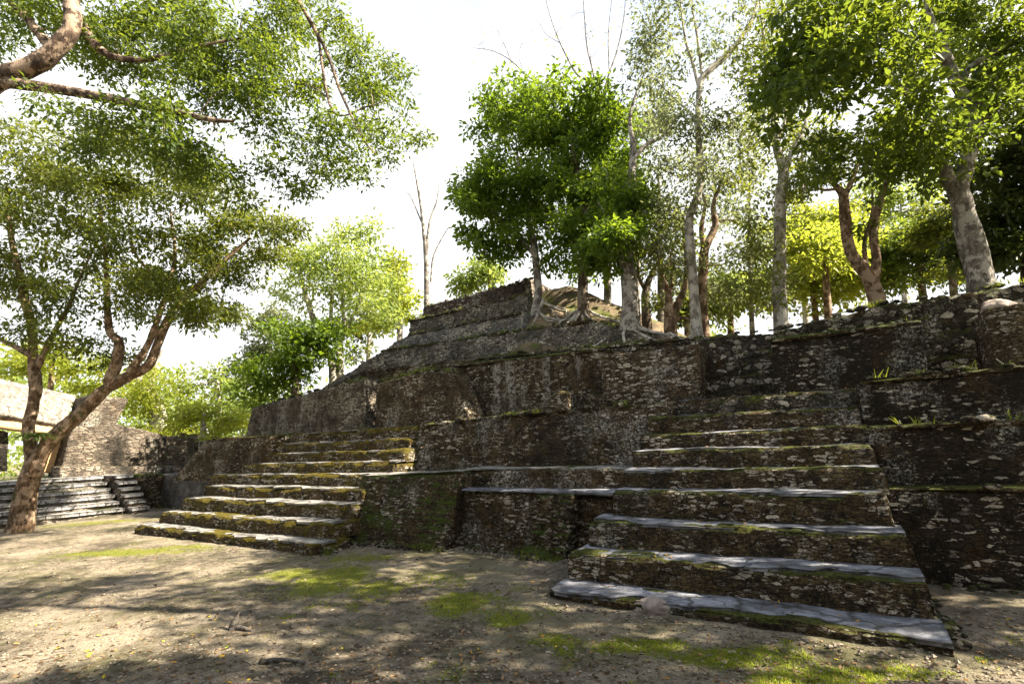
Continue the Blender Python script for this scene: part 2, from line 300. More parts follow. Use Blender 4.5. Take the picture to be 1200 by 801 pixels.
# ---------------------------------------------------------------- the stepped pyramid
pyr = thing('stepped_pyramid', (-3, 5, 0), 'dark mossy stone pyramid with two broad stairways and tiers rising to a wooded top', 'pyramid')
RD = [0, .44, .89, 1.3, 1.72, 2.14, 2.56, 2.98, 3.4]; RZ = [.09, .36, .64, .94, 1.17, 1.4, 1.62, 1.88, 2.14]
RL = [0, .04, .11, .27, .27, .27, .27, .27, .27]; RR = [3.306-x for x in (0, .05, .10, .20, .17, .21, .18, .22, .19)]
def stairway(x0, y0, D, Z, Ls, Rs, res, mat, tmat, label, seed, deepback, tl):
    mb = MB(); treads = []
    for i in range(9):
        zb = -.12 if i == 0 else Z[i-1]-.03; dn = D[i+1] if i < 8 else D[i]+deepback
        bat = .035 if i else .01
        block([(x0+Ls[i], y0+D[i], zb), (x0+Rs[i], y0+D[i], zb)], [(x0+Ls[i]+.01, y0+D[i]+bat, Z[i]-.012), (x0+Rs[i]-.02, y0+D[i]+bat, Z[i]-.012)], (0, dn-D[i]+.35, 0),
              res=res, h=.068, wd=.17, amp=.018, rough=.024, seed=seed+i, deep=.7, mb=mb, edge=1.7)
        # worn plaster tread lying on the step, ragged at the front
        nx = int((Rs[i]-Ls[i])/.04); ny = max(4, int((dn-D[i]+.05)/.05)); X = np.linspace(x0+Ls[i]+.015, x0+Rs[i]-.03, nx); W = np.linspace(0, 1, ny)
        P = np.stack([np.repeat(X, ny), np.zeros(nx*ny), np.zeros(nx*ny)], 1); W2 = np.tile(W, nx)
        fr = .045 + .07*(vn(P, 3.1, seed+i+60)+.6*vn(P, 9, seed+i+61)); fr = np.clip(fr*1.3+(.05 if i >= 5 and mat == 'stair' else 0), .0, .2)
        yb = y0+D[i]+bat; P[:, 1] = yb+fr+(dn-D[i]+.06-fr)*W2
        P[:, 2] = Z[i]+.006+.016*fbm(P, 1.3, seed+i)+.004*vn(P, 12, seed)
        if i < 8: P[:, 2] += -.012*np.exp(-((P[:, 1]-yb)/.1)**2)
        lo = P.copy(); lo[:, 2] -= .032; f = grid_faces(nx, ny)
        e = np.concatenate([np.arange(nx)*ny, (nx-1)*ny+np.arange(1, ny)]) ; e2 = np.concatenate([np.arange(nx)[::-1]*ny, np.arange(1, ny)])
        sk_ = []
        for q in (np.arange(nx)*ny, np.arange(ny), (nx-1)*ny+np.arange(ny)):
            sk_.append(np.stack([q[:-1], q[1:], q[1:]+nx*ny, q[:-1]+nx*ny], 1))
        treads.append((np.concatenate([P, lo]), np.concatenate([f]+sk_)))
    st = mb.build('stairway', M[mat], pyr); st['label'] = label
    for tv, tf in treads: mk('tread', tv, tf, M[tmat], st)
    return st
stairway(0, 0, RD, RZ, RL, RR, .022, 'stair', 'tread', 'wide dark stairway with worn treads tinted blue grey for skylight, nearest the camera', 11, .5, None)
LD = [0, .35, .75, 1.17, 1.59, 1.91, 2.23, 2.53, 2.82]; LZ = [.17, .40, .65, .87, 1.10, 1.32, 1.54, 1.77, 2.01]
LL = [0, .25, .33, .41, -.2, .55, .75, .95, 1.1]; LR = [6.015-x for x in (0.05, .28, .33, .32, .2, .28, .33, .43, .50)]
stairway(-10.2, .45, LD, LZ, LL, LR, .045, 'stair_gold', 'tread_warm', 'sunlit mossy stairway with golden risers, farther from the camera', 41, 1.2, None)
# buttress beside the far stairway
masonry('buttress', M['block_green'], pyr, [(-4.85, 1.40, -.1), (-4.2, 1.46, -.1), (-2.56, 1.52, -.1)], [(-4.75, 1.80, 1.07), (-4.2, 1.80, 1.09), (-2.45, 1.80, 1.16)], (0, 1.5, 0), res=.024, h=.06, wd=.17, amp=.022, seed=71, edge=1)
mb = MB()
block([(-2.75, 1.86, -.1), (-1.4, 1.80, -.1), (-.62, 1.72, -.1)], [(-2.7, 1.90, .86), (-1.4, 1.84, .86), (-.55, 1.80, .85)], (0, .6, 0), res=.024, h=.06, wd=.16, amp=.022, seed=81, mb=mb)
o = mb.build('low_terrace_wall', M['wall'], pyr); o['label'] = 'low wall between the stairways with a rough green mossy end'
mb = MB()
block([(-1.22, 1.62, -.1), (-.52, 1.53, -.1)], [(-1.02, 1.80, .80), (-.42, 1.73, .82)], (0, .5, 0), res=.025, h=.065, wd=.10, amp=.06, rough=.06, seed=83, mb=mb, edge=1.5)
block([(-1.30, 1.55, -.1), (-.72, 1.40, -.1)], [(-1.28, 1.62, .10), (-.78, 1.50, .09)], (0, .5, 0), res=.03, h=.065, wd=.12, amp=.04, rough=.05, seed=84, mb=mb, edge=1.5)
mb.build('rubble_end', M['block_green'], pyr)
masonry('low_terrace_wall', M['wall'], pyr, [(-.75, 1.86, -.1), (.5, 1.80, -.1)], [(-.75, 1.92, .84), (.5, 1.88, .84)], (0, .6, 0), res=.025, amp=.018, seed=85)
masonry('terrace_wall', M['wall'], pyr, [(-2.6, 2.10, .5), (.6, 2.10, .5)], [(-2.6, 2.13, 1.165), (.6, 2.13, 1.15)], (0, 1.3, 0), res=.026, h=.06, wd=.17, amp=.020, seed=91)
o = masonry('terrace_wall', M['wall'], pyr, [(-4.7, 2.95, .9), (-2.4, 2.95, .9), (.6, 2.95, .9)], [(-4.6, 3.22, 1.99), (-2.4, 3.22, 2.08), (.6, 3.22, 2.09)], (0, 1.5, 0), res=.03, h=.06, wd=.17, amp=.022, seed=95)
o['label'] = 'dark terrace wall between the stairways with white lichen patches'
for (z0, z1, d0, d1, sd, zr) in ((-.1, .92, 1.96, 2.05, 101, .93), (.85, 1.57, 2.38, 2.46, 103, 1.59), (1.5, 2.15, 2.86, 2.95, 105, 2.19)):
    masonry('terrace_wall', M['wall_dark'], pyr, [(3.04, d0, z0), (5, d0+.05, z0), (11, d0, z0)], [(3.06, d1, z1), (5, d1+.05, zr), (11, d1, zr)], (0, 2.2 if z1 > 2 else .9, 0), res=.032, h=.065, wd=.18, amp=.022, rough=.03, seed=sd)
# end wall beside the far stairway and the platform that joins the left building
o = masonry('stair_cheek_wall', M['wall'], pyr, [(-13.2, 2.55, .9), (-9.2, 2.55, .9)], [(-12.0, 2.75, 1.96), (-9.2, 2.75, 1.97)], (0, 2.0, 0), res=.05, seed=111); o['label'] = 'wall with a sloping end left of the far stairway'
o = masonry('platform_wall', M['plaster_wall'], pyr, [(-17.2, 3.5, -.1), (-9.6, 3.5, -.1)], [(-17.2, 3.6, 1.0), (-9.6, 3.6, 1.0)], (0, 4, 0), res=.07, h=.16, wd=.5, amp=.006, rough=.02, seed=115); o['label'] = 'smooth dark plaster wall in the corner of the plaza'
masonry('terrace_floor', M['rubble'], pyr, [(-13.6, 3.4, 1.2), (11, 3.4, 1.2)], [(-13.6, 3.42, 1.97), (-4, 3.42, 2.02), (0, 3.42, 2.08), (11, 3.42, 2.12)], (0, 12, 0), res=.12, amp=.01, seed=117)
# ruined walls standing on the terrace
def ruin(label, pb, pt, d, thick, mat='wall', res=.04, name='ruined_wall', lean=.08, seed=0, **k):
    n = max(len(pb), len(pt)); B = np.array([ond(u, v, d) for u, v in pb]); T = np.array([ond(u, v, d+lean) for u, v in pt])
    B[:, 2] = np.minimum(B[:, 2]-.08, 1.95); c = B.mean(0); r = thing(name, (c[0], d, B[:, 2].min()), label, 'wall', 'ruined walls on the terrace')
    masonry('masonry', M[mat], r, B, T, (0, thick, 0), res=res, seed=seed, **k); return r
ruin('weathered wall with a pale grey patch at the left end of the terrace', [(286, 516), (345, 510), (427, 500)], [(296, 478), (345, 464), (427, 444)], 4.0, 1.0, 'wall_pale', .06, seed=121)
ruin('low brown wall with a slanting broken right end on the terrace', [(438, 498), (495, 493), (553, 487)], [(441, 449), (500, 434), (531, 437)], 3.8, .6, 'rusty', .045, seed=123, edge=1.5)
ruin('long back wall with white vertical streaks behind the broken wall', [(535, 482), (620, 476), (712, 470)], [(535, 428), (620, 418), (712, 408)], 4.75, .8, 'streak', .045, seed=125)
ruin('tall brown wall block with a white lichen band above the near stairway', [(705, 474), (760, 470), (816, 463)], [(703, 416), (760, 411), (819, 402)], 4.0, .7, 'rusty', .045, seed=127)
ruin('low stub of sunlit broken wall at the front of the terrace', [(632, 488), (655, 486), (666, 485)], [(645, 464), (655, 458), (665, 460)], 3.6, .7, 'rusty', .03, seed=129, edge=2.)
ruin('narrow dark ledge of stone beside the sunlit wall stub', [(664, 484), (690, 482), (708, 480)], [(664, 464), (690, 461), (708, 461)], 4.1, .5, 'wall', .04, seed=131)
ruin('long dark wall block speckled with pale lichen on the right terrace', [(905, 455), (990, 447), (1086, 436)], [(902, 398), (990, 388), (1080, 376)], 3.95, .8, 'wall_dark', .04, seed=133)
ruin('brown wall at the right edge of the terrace', [(1166, 432), (1200, 430), (1300, 425)], [(1154, 362), (1200, 352), (1300, 330)], 3.8, .9, 'rusty', .05, seed=135)
# rubble bank behind them and the higher tiers
def tier(name, pb, pt, d, lean, dep, mat, res, seed, base=None, label=None, **k):
    B = np.array([ond(u, v, d) for u, v in pb]); T = np.array([ond(u, v, d+lean) for u, v in pt]); B[:, 2] -= .25
    o = masonry(name, M[mat], pyr, B, T, (0, dep, 0), res=res, seed=seed, **k)
    if label: o['label'] = label
    return o
tier('rubble_bank', [(680, 474), (790, 466), (905, 455), (1086, 440), (1200, 430), (1420, 415)], [(690, 409), (800, 398), (905, 388), (1035, 357), (1200, 331), (1420, 300)], 4.7, .5, 4, 'rubble', .04, 141, h=.10, wd=.16, amp=.05, rough=.08, edge=1.5, deep=.8)
tier('pyramid_tier', [(330, 500), (445, 470), (560, 440), (690, 420), (815, 410)], [(362, 466), (430, 432), (560, 420), (690, 408), (812, 396)], 5.0, .15, 6, 'wall', .055, 143, rough=.03, amp=.045, h=.10, wd=.17)
tier('pyramid_tier', [(370, 470), (445, 447), (600, 425), (700, 408), (790, 398)], [(372, 459), (445, 411), (600, 389), (690, 376), (765, 394)], 5.6, .5, 6, 'upper', .045, 145, rough=.04, amp=.045, h=.10, wd=.17, edge=1)
tier('pyramid_tier', [(440, 430), (475, 412), (560, 405), (618, 395)], [(455, 405), (477, 393), (560, 376), (614, 365)], 6.6, .35, 6, 'upper_sky_tint', .045, 147, rough=.025, amp=.045, h=.10, wd=.17)
tier('pyramid_tier', [(476, 405), (560, 385), (618, 372)], [(480, 376), (560, 358), (618, 345)], 7.4, .3, 6, 'upper', .045, 149, rough=.025, amp=.045, h=.10, wd=.17)
tier('pyramid_tier', [(490, 385), (560, 372), (622, 356)], [(496, 359), (560, 343), (622, 326)], 8.1, .2, 5, 'upper_red', .045, 151, rough=.025, amp=.045, h=.10, wd=.17)
def lip(T, y, dep, mat, seed, th=.05, out=.03, par=pyr, res=.04, name='ledge'):      # thin ragged cap lying on a wall
    T = np.array([[p[0], p[1]-out+.05*vn(np.array([[p[0], 0, 0]]), 1.5, seed)[0], p[2]] for p in T]); B = T-[0, -.01, th]
    return masonry(name, M[mat], par, B, T, (0, dep, 0), res=res, h=.5, wd=.4, amp=.012, rough=.02, seed=seed, deep=.3, edge=1.6, bottom=True)
for (T, mt, sd, th) in (([(-2.7, 1.89, .885), (-1.4, 1.83, .885), (.2, 1.83, .885)], 'tread', 301, .045), ([(-2.6, 2.13, 1.19), (0, 2.13, 1.175), (.5, 2.13, 1.175)], 'tread_warm', 303, .04), ([(-4.6, 3.22, 2.02), (-2.4, 3.22, 2.10), (.3, 3.22, 2.115)], 'wall', 305, .05),
        ([(3.1, 2.05, .945), (5, 2.1, .955), (11, 2.1, .955)], 'stair', 307, .04), ([(3.1, 2.46, 1.595), (5, 2.5, 1.61), (11, 2.5, 1.61)], 'stair', 309, .04), ([(3.1, 2.95, 2.175), (5, 3, 2.21), (11, 3, 2.21)], 'stair', 311, .045), ([(-4.75, 1.80, 1.10), (-4.2, 1.80, 1.12), (-2.45, 1.80, 1.185)], 'tread_warm', 313, .04),
        ([(-13.2, 2.62, 1.99), (-9.2, 2.75, 2.0)][0:0] or [(-11.9, 2.75, 1.985), (-9.2, 2.75, 1.99)], 'stair_gold', 315, .04)):
    lip(T, 0, .5, mt, sd, th)
for (pts, d, sd) in (([(560, 420), (690, 408), (812, 396)], 5.15, 321), ([(477, 393), (560, 376), (614, 365)], 6.95, 323), ([(480, 376), (560, 358), (618, 345)], 7.7, 325), ([(445, 411), (600, 389), (690, 376)], 6.1, 327), ([(535, 428), (620, 418), (712, 408)], 4.83, 329), ([(902, 398), (990, 388), (1080, 376)], 4.03, 331)):
    o = lip([ond(u, v, d)+[0, 0, .02] for u, v in pts], 0, .3, 'block_green' if sd > 326 else 'rubble', sd, .07, .05, res=.05)
# soil and roots over the collapsed right flank
def soil_z(x, y):
    p = np.stack([np.atleast_1d(x).ravel(), np.atleast_1d(y).ravel(), 0*np.atleast_1d(x).ravel()], 1).astype(float)
    a = np.clip((.8-p[:, 0])/4.6, 0, .97); yy = p[:, 1]+.15*vn(p, .9, 77); z = np.zeros(len(p))
    K = [(5.2, -.30+.15*a), (6.05, .78*a**.6), (7.3, 1.92*a**.85), (8.3, 2.0*a**.85+.15*a), (8.9, 2.0*a**.85+.95*a), (10.5, 2.0*a**.85+1.05*a)]
    for (y0, f0), (y1, f1) in zip(K, K[1:]):
        m_ = (yy >= y0) & (yy < y1); k = (yy-y0)/(y1-y0); z = np.where(m_, f0*(1-k)+f1*k, z)
    z = np.where(yy >= 10.5, K[-1][1]*np.exp(-np.clip(yy-10.5, 0, 9)**2/30), np.where(yy < 5.2, K[0][1], z)) + 3.33
    return z + .07*fbm(p, .9, 5) + .045*fbm(p, 3, 6)
def make_soil():
    xs = np.arange(-5.4, 11, .07); ys = np.arange(5.25, 16, .08); X, Y = np.meshgrid(xs, ys, indexing='ij'); Z = soil_z(X, Y)
    p = np.stack([X.ravel(), Y.ravel(), Z], 1); f = grid_faces(len(xs), len(ys)); c = p[f[:, 0]]
    lim = -3.5-.50*(c[:, 1]-5.3)-1.0*sm(c[:, 1], 7.4, 8.2)+.25*vn(c*[0, 1, 0], 1.6, 3); return mk('soil_slope', p, f[c[:, 0] > np.maximum(lim, -5.2)], M['soil'], pyr)
m, t, b = newmat('root_soil'); N = NT(t); g1 = N.noise(2, 5, .7); g3 = N.noise(40, 4, .75)
c = N.mix(N.ramp(N.mth('ADD', N.mth('MULTIPLY', g1, .6), N.mth('MULTIPLY', g3, .4)), .36, .62), (.04, .028, .017), (.24, .18, .115))
c = N.mix(N.ramp(N.mth('ADD', N.noise(1.6, 4), N.mth('MULTIPLY', g3, .25)), .62, .78), c, (.10, .12, .018))
N.val(c, b.inputs['Base Color']); N.bump(N.mth('ADD', g1, g3), b, .9, .05); M['soil'] = m
make_soil()
def lump(c, r, seed, n=28, flat=.7):
    th, ph = np.meshgrid(np.linspace(0, 2*np.pi, n), np.linspace(0.02, np.pi-.02, n//2), indexing='ij')
    d = np.stack([np.sin(ph)*np.cos(th), np.sin(ph)*np.sin(th), np.cos(ph)], -1).reshape(-1, 3)
    q = d*(1+.35*fbm(d+seed, 1.6, seed)+.08*vn(d+seed, 6, seed))[:, None]
    return np.asarray(c)+q*np.asarray(r), grid_faces(n, n//2)
def rock(label, c, r, seed, name='boulder'):
    v, f = lump(c, r, seed); return tag(mk(name, v-np.asarray(c), f, M['rock']), label, 'rock'), c
for lab, c, r, sd in (('pinkish rounded boulder on the crest of the right wall', ond(1168, 362, 4.55), (.2, .13, .12), 3), ('flat pinkish stone set in the front of the lowest near step', onz(764, 712, .045)+np.array([0, .06, 0]), (.17, .10, .075), 5)):
    o, c = rock(lab, c, r, sd); o.location = Vector(c)
# ---------------------------------------------------------------- the left building
lb = thing('temple_building', (-18.5, 0, 1.0), 'pale limestone temple with a white sloping roof and tan lintel behind the leaning tree', 'building')
def sp(u, v, s): return ons(u, v, s)
B = [sp(-220, 458, -17.2), sp(0, 484, -17.6), sp(76, 497, -17.8)]; T = [sp(-220, 400, -19.2), sp(0, 443, -19.6), sp(90, 463, -19.6)]
o = masonry('roof', M['roof'], lb, B, T, (-.12, 0, -.16), res=.07, h=.3, wd=.5, amp=.02, rough=.04, seed=161, bottom=True)
B = [sp(-220, 478, -17.5), sp(0, 501, -17.75), sp(76, 511, -17.9)]; T = [sp(-220, 461, -17.5), sp(0, 488, -17.75), sp(76, 500, -17.9)]
masonry('lintel', M['beam'], lb, B, T, (-.5, 0, 0), res=.08, h=.5, wd=3, amp=.004, rough=.01, seed=163, bottom=True)
masonry('pier', M['beam'], lb, [sp(50, 552, -18.2), sp(76, 556, -18.2)], [sp(54, 508, -18.2), sp(74, 512, -18.2)], (-.5, 0, 0), res=.06, h=.5, wd=3, amp=.004, rough=.01, seed=164)
masonry('pier', M['building'], lb, [sp(-60, 548, -18.2), sp(8, 552, -18.2)], [sp(-60, 495, -18.2), sp(10, 506, -18.2)], (-.5, 0, 0), res=.06, seed=165)
masonry('vault_fragment', M['building'], lb, [sp(92, 503, -18.0), sp(136, 500, -18.0)], [sp(106, 463, -17.9), sp(130, 461, -17.9), sp(151, 467, -17.9)][::2], (-1.2, 0, 0), res=.06, h=.08, wd=.22, amp=.03, seed=166, bottom=True)
masonry('side_wall', M['building'], lb, [sp(70, 558, -17.5), sp(140, 558, -17.5), sp(216, 556, -17.5)], [sp(84, 500, -17.6), sp(140, 497, -17.6), sp(222, 517, -17.6)], (-1.0, 0, 0), res=.06, h=.07, wd=.2, amp=.025, seed=167)
masonry('bench_wall', M['building'], lb, [sp(70, 561, -16.9), sp(215, 558, -16.9)], [sp(70, 546, -17.0), sp(215, 545, -17.0)], (-.7, 0, 0), res=.06, seed=168)
pf = thing('stepped_platform', (-16, 0, 0), 'low grey stone steps climbing to the left building', 'steps')
def slab(par, X0, X1, Y0, Y1, z, seed, res=.07):
    nx = max(3, int(abs(X1-X0)/res)); ny = max(3, int((Y1-Y0)/res)); w_, y_ = np.meshgrid(np.linspace(0, 1, nx), np.linspace(Y0, Y1, ny), indexing='ij')
    p = np.stack([np.zeros(nx*ny), y_.ravel(), np.zeros(nx*ny)], 1); fr = .03+.04*vn(p, 2.5, seed); W = w_.ravel()
    p[:, 0] = X0+.09*p[:, 1]-np.clip(fr, 0, .1)*(1-W)+(X1-X0)*W; p[:, 2] = z+.008*vn(p, 2, seed)
    lo = p.copy(); lo[:, 2] -= .085; q = np.arange(ny); sk_ = [np.stack([q[:-1], q[1:], q[1:]+nx*ny, q[:-1]+nx*ny], 1)]
    q = np.arange(nx)*ny; sk_ += [np.stack([r_[:-1], r_[1:], r_[1:]+nx*ny, r_[:-1]+nx*ny], 1) for r_ in (q, q+ny-1)]
    return mk('tread', np.concatenate([p, lo]), np.concatenate([grid_faces(nx, ny)[:, ::-1]]+sk_), M['tread_pale'], par)
def step_run(name, s0, ds, z, y0, y1, mat, res, seed, dy=0):
    for i in range(6):
        x = s0-ds*i; xb = x-ds-.3 if i < 5 else x-4.5
        o_ = masonry(name, M[mat], pf, [(x+.3*y0*.3, y0, z*i-.1 if i == 0 else z*i-.03), (x+.3*y1*.3, y1, z*i-.1 if i == 0 else z*i-.03)], [(x-.02+.09*y0, y0, z*(i+1)), (x-.02+.09*y1, y1, z*(i+1))], (xb-x, 0, 0), res=res, h=.09, wd=.3, amp=.014, seed=seed+i, deep=.6, edge=1)
        slab(o_, x+.075, x-ds-.05 if i < 5 else x-1.2, y0+.02, y1-.02, z*(i+1)+.012, seed+i)
M['step_pale'] = mat_stone('pale_step_stone', mossy=.50, pales=.40, lichen=.3, dark=(.14, .125, .10), mid=(.33, .29, .24), pale=(.55, .49, .42), stain=.25)
step_run('step', -15.0, .32, .178, -6, 2.1, 'step_pale', .06, 171)
step_run('corner_step', -14.72, .24, .178, 2.14, 2.62, 'building', .05, 181)
o = masonry('corner_wall', M['block_green'], pf, [(-15.9, 2.66, -.1), (-15.9, 3.6, -.1)], [(-15.95, 2.66, 1.04), (-15.95, 3.6, 1.04)], (-2, 0, 0), res=.06, seed=191)
rw = thing('rubble_wall', (-16, 6, 1), 'low bright rubble wall in the gap between the left building and the pyramid', 'wall')
masonry('masonry', M['building'], rw, [sp(215, 548, -17.0), sp(250, 545, -16.5), sp(330, 545, -16.0)], [sp(215, 512, -18.5), sp(250, 514, -18.5), sp(330, 512, -18.5)], (-1, 0, 0), res=.06, h=.14, wd=.25, amp=.08, rough=.12, seed=195, edge=1.5)
# ---------------------------------------------------------------- trees
def smooth_line(P, n):
    P = np.asarray(P, float); k = len(P)
    if k < 3: t = np.linspace(0, 1, max(2, n)); return P[0]+(P[-1]-P[0])*t[:, None]
    E = np.concatenate([[2*P[0]-P[1]], P, [2*P[-1]-P[-2]]]); out = []
    m = max(2, n//(k-1))
    for i in range(k-1):
        t = np.linspace(0, 1, m, endpoint=False)[:, None]; a, b, c, d = E[i:i+4]
        out.append(.5*(2*b+(c-a)*t+(2*a-5*b+4*c-d)*t*t+(3*b-a-3*c+d)*t**3))
    return np.concatenate(out+[P[-1:]])
def tube(mb, P, R, seg=8, wob=0., seed=0):
    P = np.asarray(P, float); R = np.asarray(R, float); n = len(P)
    T = np.gradient(P, axis=0); T /= np.maximum(np.linalg.norm(T, axis=1), 1e-9)[:, None]
    a = np.array([1., .3, .1]) if abs(T[0, 2]) > .6 else np.array([.1, .2, 1.]); N1 = np.cross(T, a); N1 /= np.linalg.norm(N1, axis=1)[:, None]; N2 = np.cross(T, N1)
    th = np.linspace(0, 2*np.pi, seg, endpoint=False)
    dirs = N1[:, None]*np.cos(th)[None, :, None]+N2[:, None]*np.sin(th)[None, :, None]
    v = P[:, None]+dirs*R[:, None, None]
    v = v.reshape(-1, 3)
    if wob: v = v + dirs.reshape(-1, 3)*(wob*np.repeat(R, seg)*fbm(v, 2.2/max(R.max()*3, .12), seed, 2))[:, None]
    i = np.arange(n-1)[:, None]*seg; j = np.arange(seg)[None, :]; j2 = (j+1) % seg
    f = np.stack([i+j, i+j2, i+seg+j2, i+seg+j], -1).reshape(-1, 4)
    mb.add(v, f)
class Tree:
    """limbs from photographed outlines, twigs grown to leaf sprays spread through the crown, then the leaves"""
    def __init__(s, name, loc, label, group=None, bark='bark_brown', leaf='leaf_green', seed=1, cat='tree'):
        s.root = thing(name, loc, label, cat, group); s.mb = MB(); s.bark = bark; s.leaf = leaf; s.rng = np.random.default_rng(seed); s.seed = seed
        s.nodes = []; s.rad = []; s.C = []
    def limb(s, P, R, seg=10, twig=True, wob=.12):
        n = max(10, 6*len(P)); L = smooth_line(P, n); k = np.linspace(0, len(P)-1, len(L)); r = np.interp(k, np.arange(len(P)), R)
        tube(s.mb, L, r, seg, wob, s.seed)
        if twig:
            for i in range(len(L)//4, len(L)): s.nodes.append(L[i]); s.rad.append(r[i])
        return s
    def crown(s, centre, r, n, leaf=110, spread=.34, bias=.45):
        s.C.append((np.asarray(centre, float), np.asarray(r, float)*np.ones(3), n, leaf, spread, bias)); return s
    def pcrown(s, u, v, D, ru, rv, n, leaf=110, spread=.34, depth=None, bias=.45):
        k = D/CF; return s.crown(A(u, v, D), (ru*k, depth if depth else .75*(ru+rv)/2*k*1.2, rv*k), n, leaf, spread, bias)
    dens = .95
    def grow(s, size=.11, width=.42, twig=.010, droop=.25, maxtw=3.5):
        g = s.rng; nodes = list(s.nodes); rad = list(s.rad); cl = []
        ex = []
        for c, r, n, lf, spd, bias in s.C:                      # ragged outline: small sprays pushed out of each lobe
            for _ in range(5):
                d = g.normal(size=3); d /= np.linalg.norm(d); d = d*r*(.85+.35*g.random()); ex.append((c+d[0]*_r0+d[1]*_y0+d[2]*_z0, r*(.16+.2*g.random()), max(2, int(n*.05)), lf, spd*.9, .5))
        for c, r, n, lf, spd, bias in s.C+ex:
            d = g.normal(size=(n, 3)); d /= np.linalg.norm(d, axis=1)[:, None]; rr = g.random(n)**bias
            q = d*rr[:, None]
            # local axes: r[0] to the right of the picture, r[1] away, r[2] up
            p = c + q[:, :1]*r[0]*_r0 + q[:, 1:2]*r[1]*_y0 + q[:, 2:]*r[2]*_z0
            keep = vn(p, 1.0/max(.4, r.mean()*.33), s.seed+3) > -.12
            for x in p[keep]: k_ = .45+1.1*g.random(); cl.append((x, int(lf*k_*s.dens), spd*(.65+.35*k_)))
        if cl:
            X = np.array([c[0] for c in cl]); nd = np.array(nodes); par = {}
            dist = np.linalg.norm(X[:, None]-nd[None], axis=2).min(1); order = np.argsort(dist)
            NB = np.zeros((len(nodes)+len(cl)*3+8, 3)); NB[:len(nodes)] = nd; cnt = len(nodes); RB = np.zeros(len(NB)); RB[:cnt] = rad
            for i in order:
                x = X[i]; dd = np.linalg.norm(NB[:cnt]-x, axis=1); j = int(np.argmin(dd)); L = dd[j]
                if L > .05:
                    a = NB[j]; m_ = (a+x)/2 + g.normal(size=3)*L*.10 + np.array([0, 0, .06*L]); P = smooth_line([a, m_, x], 6)
                    r0 = min(RB[j]*.7, twig*(1+.9*L)); r1 = max(.0035, r0*.5)
                    tube(s.mb, P, np.linspace(r0, r1, len(P)), 4)
                    for q, rq in ((m_, (r0+r1)/2), (x, r1)): NB[cnt] = q; RB[cnt] = rq; cnt += 1
            tot = sum(c[1] for c in cl); ce = np.repeat(X, [c[1] for c in cl], axis=0); sp_ = np.repeat([c[2] for c in cl], [c[1] for c in cl])
            off = g.normal(size=(tot, 3)); off *= (g.random(tot)**.5/np.linalg.norm(off, axis=1))[:, None]; off[:, 2] *= .6
            p = ce+off*sp_[:, None]*1.25
            ax = off+g.normal(size=(tot, 3))*.55; ax[:, 2] -= droop; ax /= np.linalg.norm(ax, axis=1)[:, None]
            sd = np.cross(ax, g.normal(size=(tot, 3))*.6+np.array([0, 0, 1.])); sd /= np.maximum(np.linalg.norm(sd, axis=1), 1e-6)[:, None]; up = np.cross(sd, ax)
            l = size*(.45+1.2*g.random(tot)**1.5)[:, None]; wd = l*width*.5
            v = np.stack([p, p+ax*l*.45+sd*wd+up*l*.06, p+ax*l-up*l*.08, p+ax*l*.45-sd*wd+up*l*.06], 1).reshape(-1, 3)
            f = np.arange(tot*4).reshape(-1, 4); tc = np.repeat(g.random(len(cl)), [c[1] for c in cl])
            mk('crown', v, f, M[s.leaf], s.root, None, False, {'tint': np.clip(.55*tc+.55*g.random(tot)-.05, 0, 1)})
        s.mb.build('trunk', M[s.bark], s.root); return s
def px(D, *pts): return [A(p[0], p[1], p[2] if len(p) > 2 else D) for p in pts]
def down(p, z): return np.array([p[0], p[1], z])
# leaning tree in the left foreground
Tree.dens = 1.5
t1 = Tree('leaning_tree', onz(24, 622), 'brown leaning tree forking low on the left of the plaza, air plant in its fork', None, 'bark_brown', 'leaf_olive', 21)
t1.limb(px(12.5, (12, 640), (23, 620), (31, 576), (43, 540)), [.42, .28, .22, .205], 14, False)
t1.limb(px(12.5, (40, 552), (36, 522), (33, 500), (38, 478), (42, 450), (39, 425), (37, 382), (29, 350), (22, 318), (12, 270), (10, 220)), [.17, .135, .122, .12, .13, .115, .09, .10, .08, .06, .03])
t1.limb(px(12.4, (38, 556), (50, 528), (68, 508), (93, 486), (121, 458), (152, 440), (174, 428), (184, 405), (194, 380), (208, 358), (229, 338), (262, 306), (292, 280)), [.18, .17, .165, .155, .14, .13, .115, .10, .11, .10, .085, .06, .03])
t1.limb(px(12.4, (128, 450), (138, 420), (139, 400), (128, 386), (125, 340), (124, 300), (118, 250)), [.14, .12, .11, .085, .065, .05, .03])
t1.limb(px(12.2, (152, 436), (170, 410), (181, 385), (196, 340), (205, 300), (200, 250)), [.10, .08, .07, .055, .045, .025])
t1.limb(px(12.5, (42, 434), (62, 392), (80, 360), (92, 330), (110, 290)), [.08, .06, .045, .035, .02])
t1.limb(px(12.6, (36, 415), (22, 408), (0, 397), (-30, 380)), [.09, .07, .05, .03])
t1.limb(px(12.5, (208, 358), (190, 330), (160, 300), (150, 260)), [.06, .045, .035, .02])
for (u, v, a, b_, n) in ((60, 225, 95, 75, 60), (170, 250, 110, 72, 75), (262, 278, 78, 62, 60), (20, 310, 55, 60, 22), (100, 395, 34, 28, 13), (215, 335, 80, 40, 34), (300, 262, 45, 40, 22), (-60, 260, 80, 120, 40), (130, 300, 80, 40, 30), (105, 352, 45, 25, 12), (238, 372, 40, 26, 9), (20, 185, 60, 36, 26), (-10, 330, 50, 50, 16), (150, 190, 90, 30, 24)):
    t1.pcrown(u, v, 12.4, a, b_, n, 115, .42, 1.7, bias=.4)
t1.grow(.115)
ap = thing('air_plant', A(40, 512, 12.15), 'bright green strappy air plant growing in the fork of the leaning tree', 'plant')
mb = MB(); g = np.random.default_rng(5)
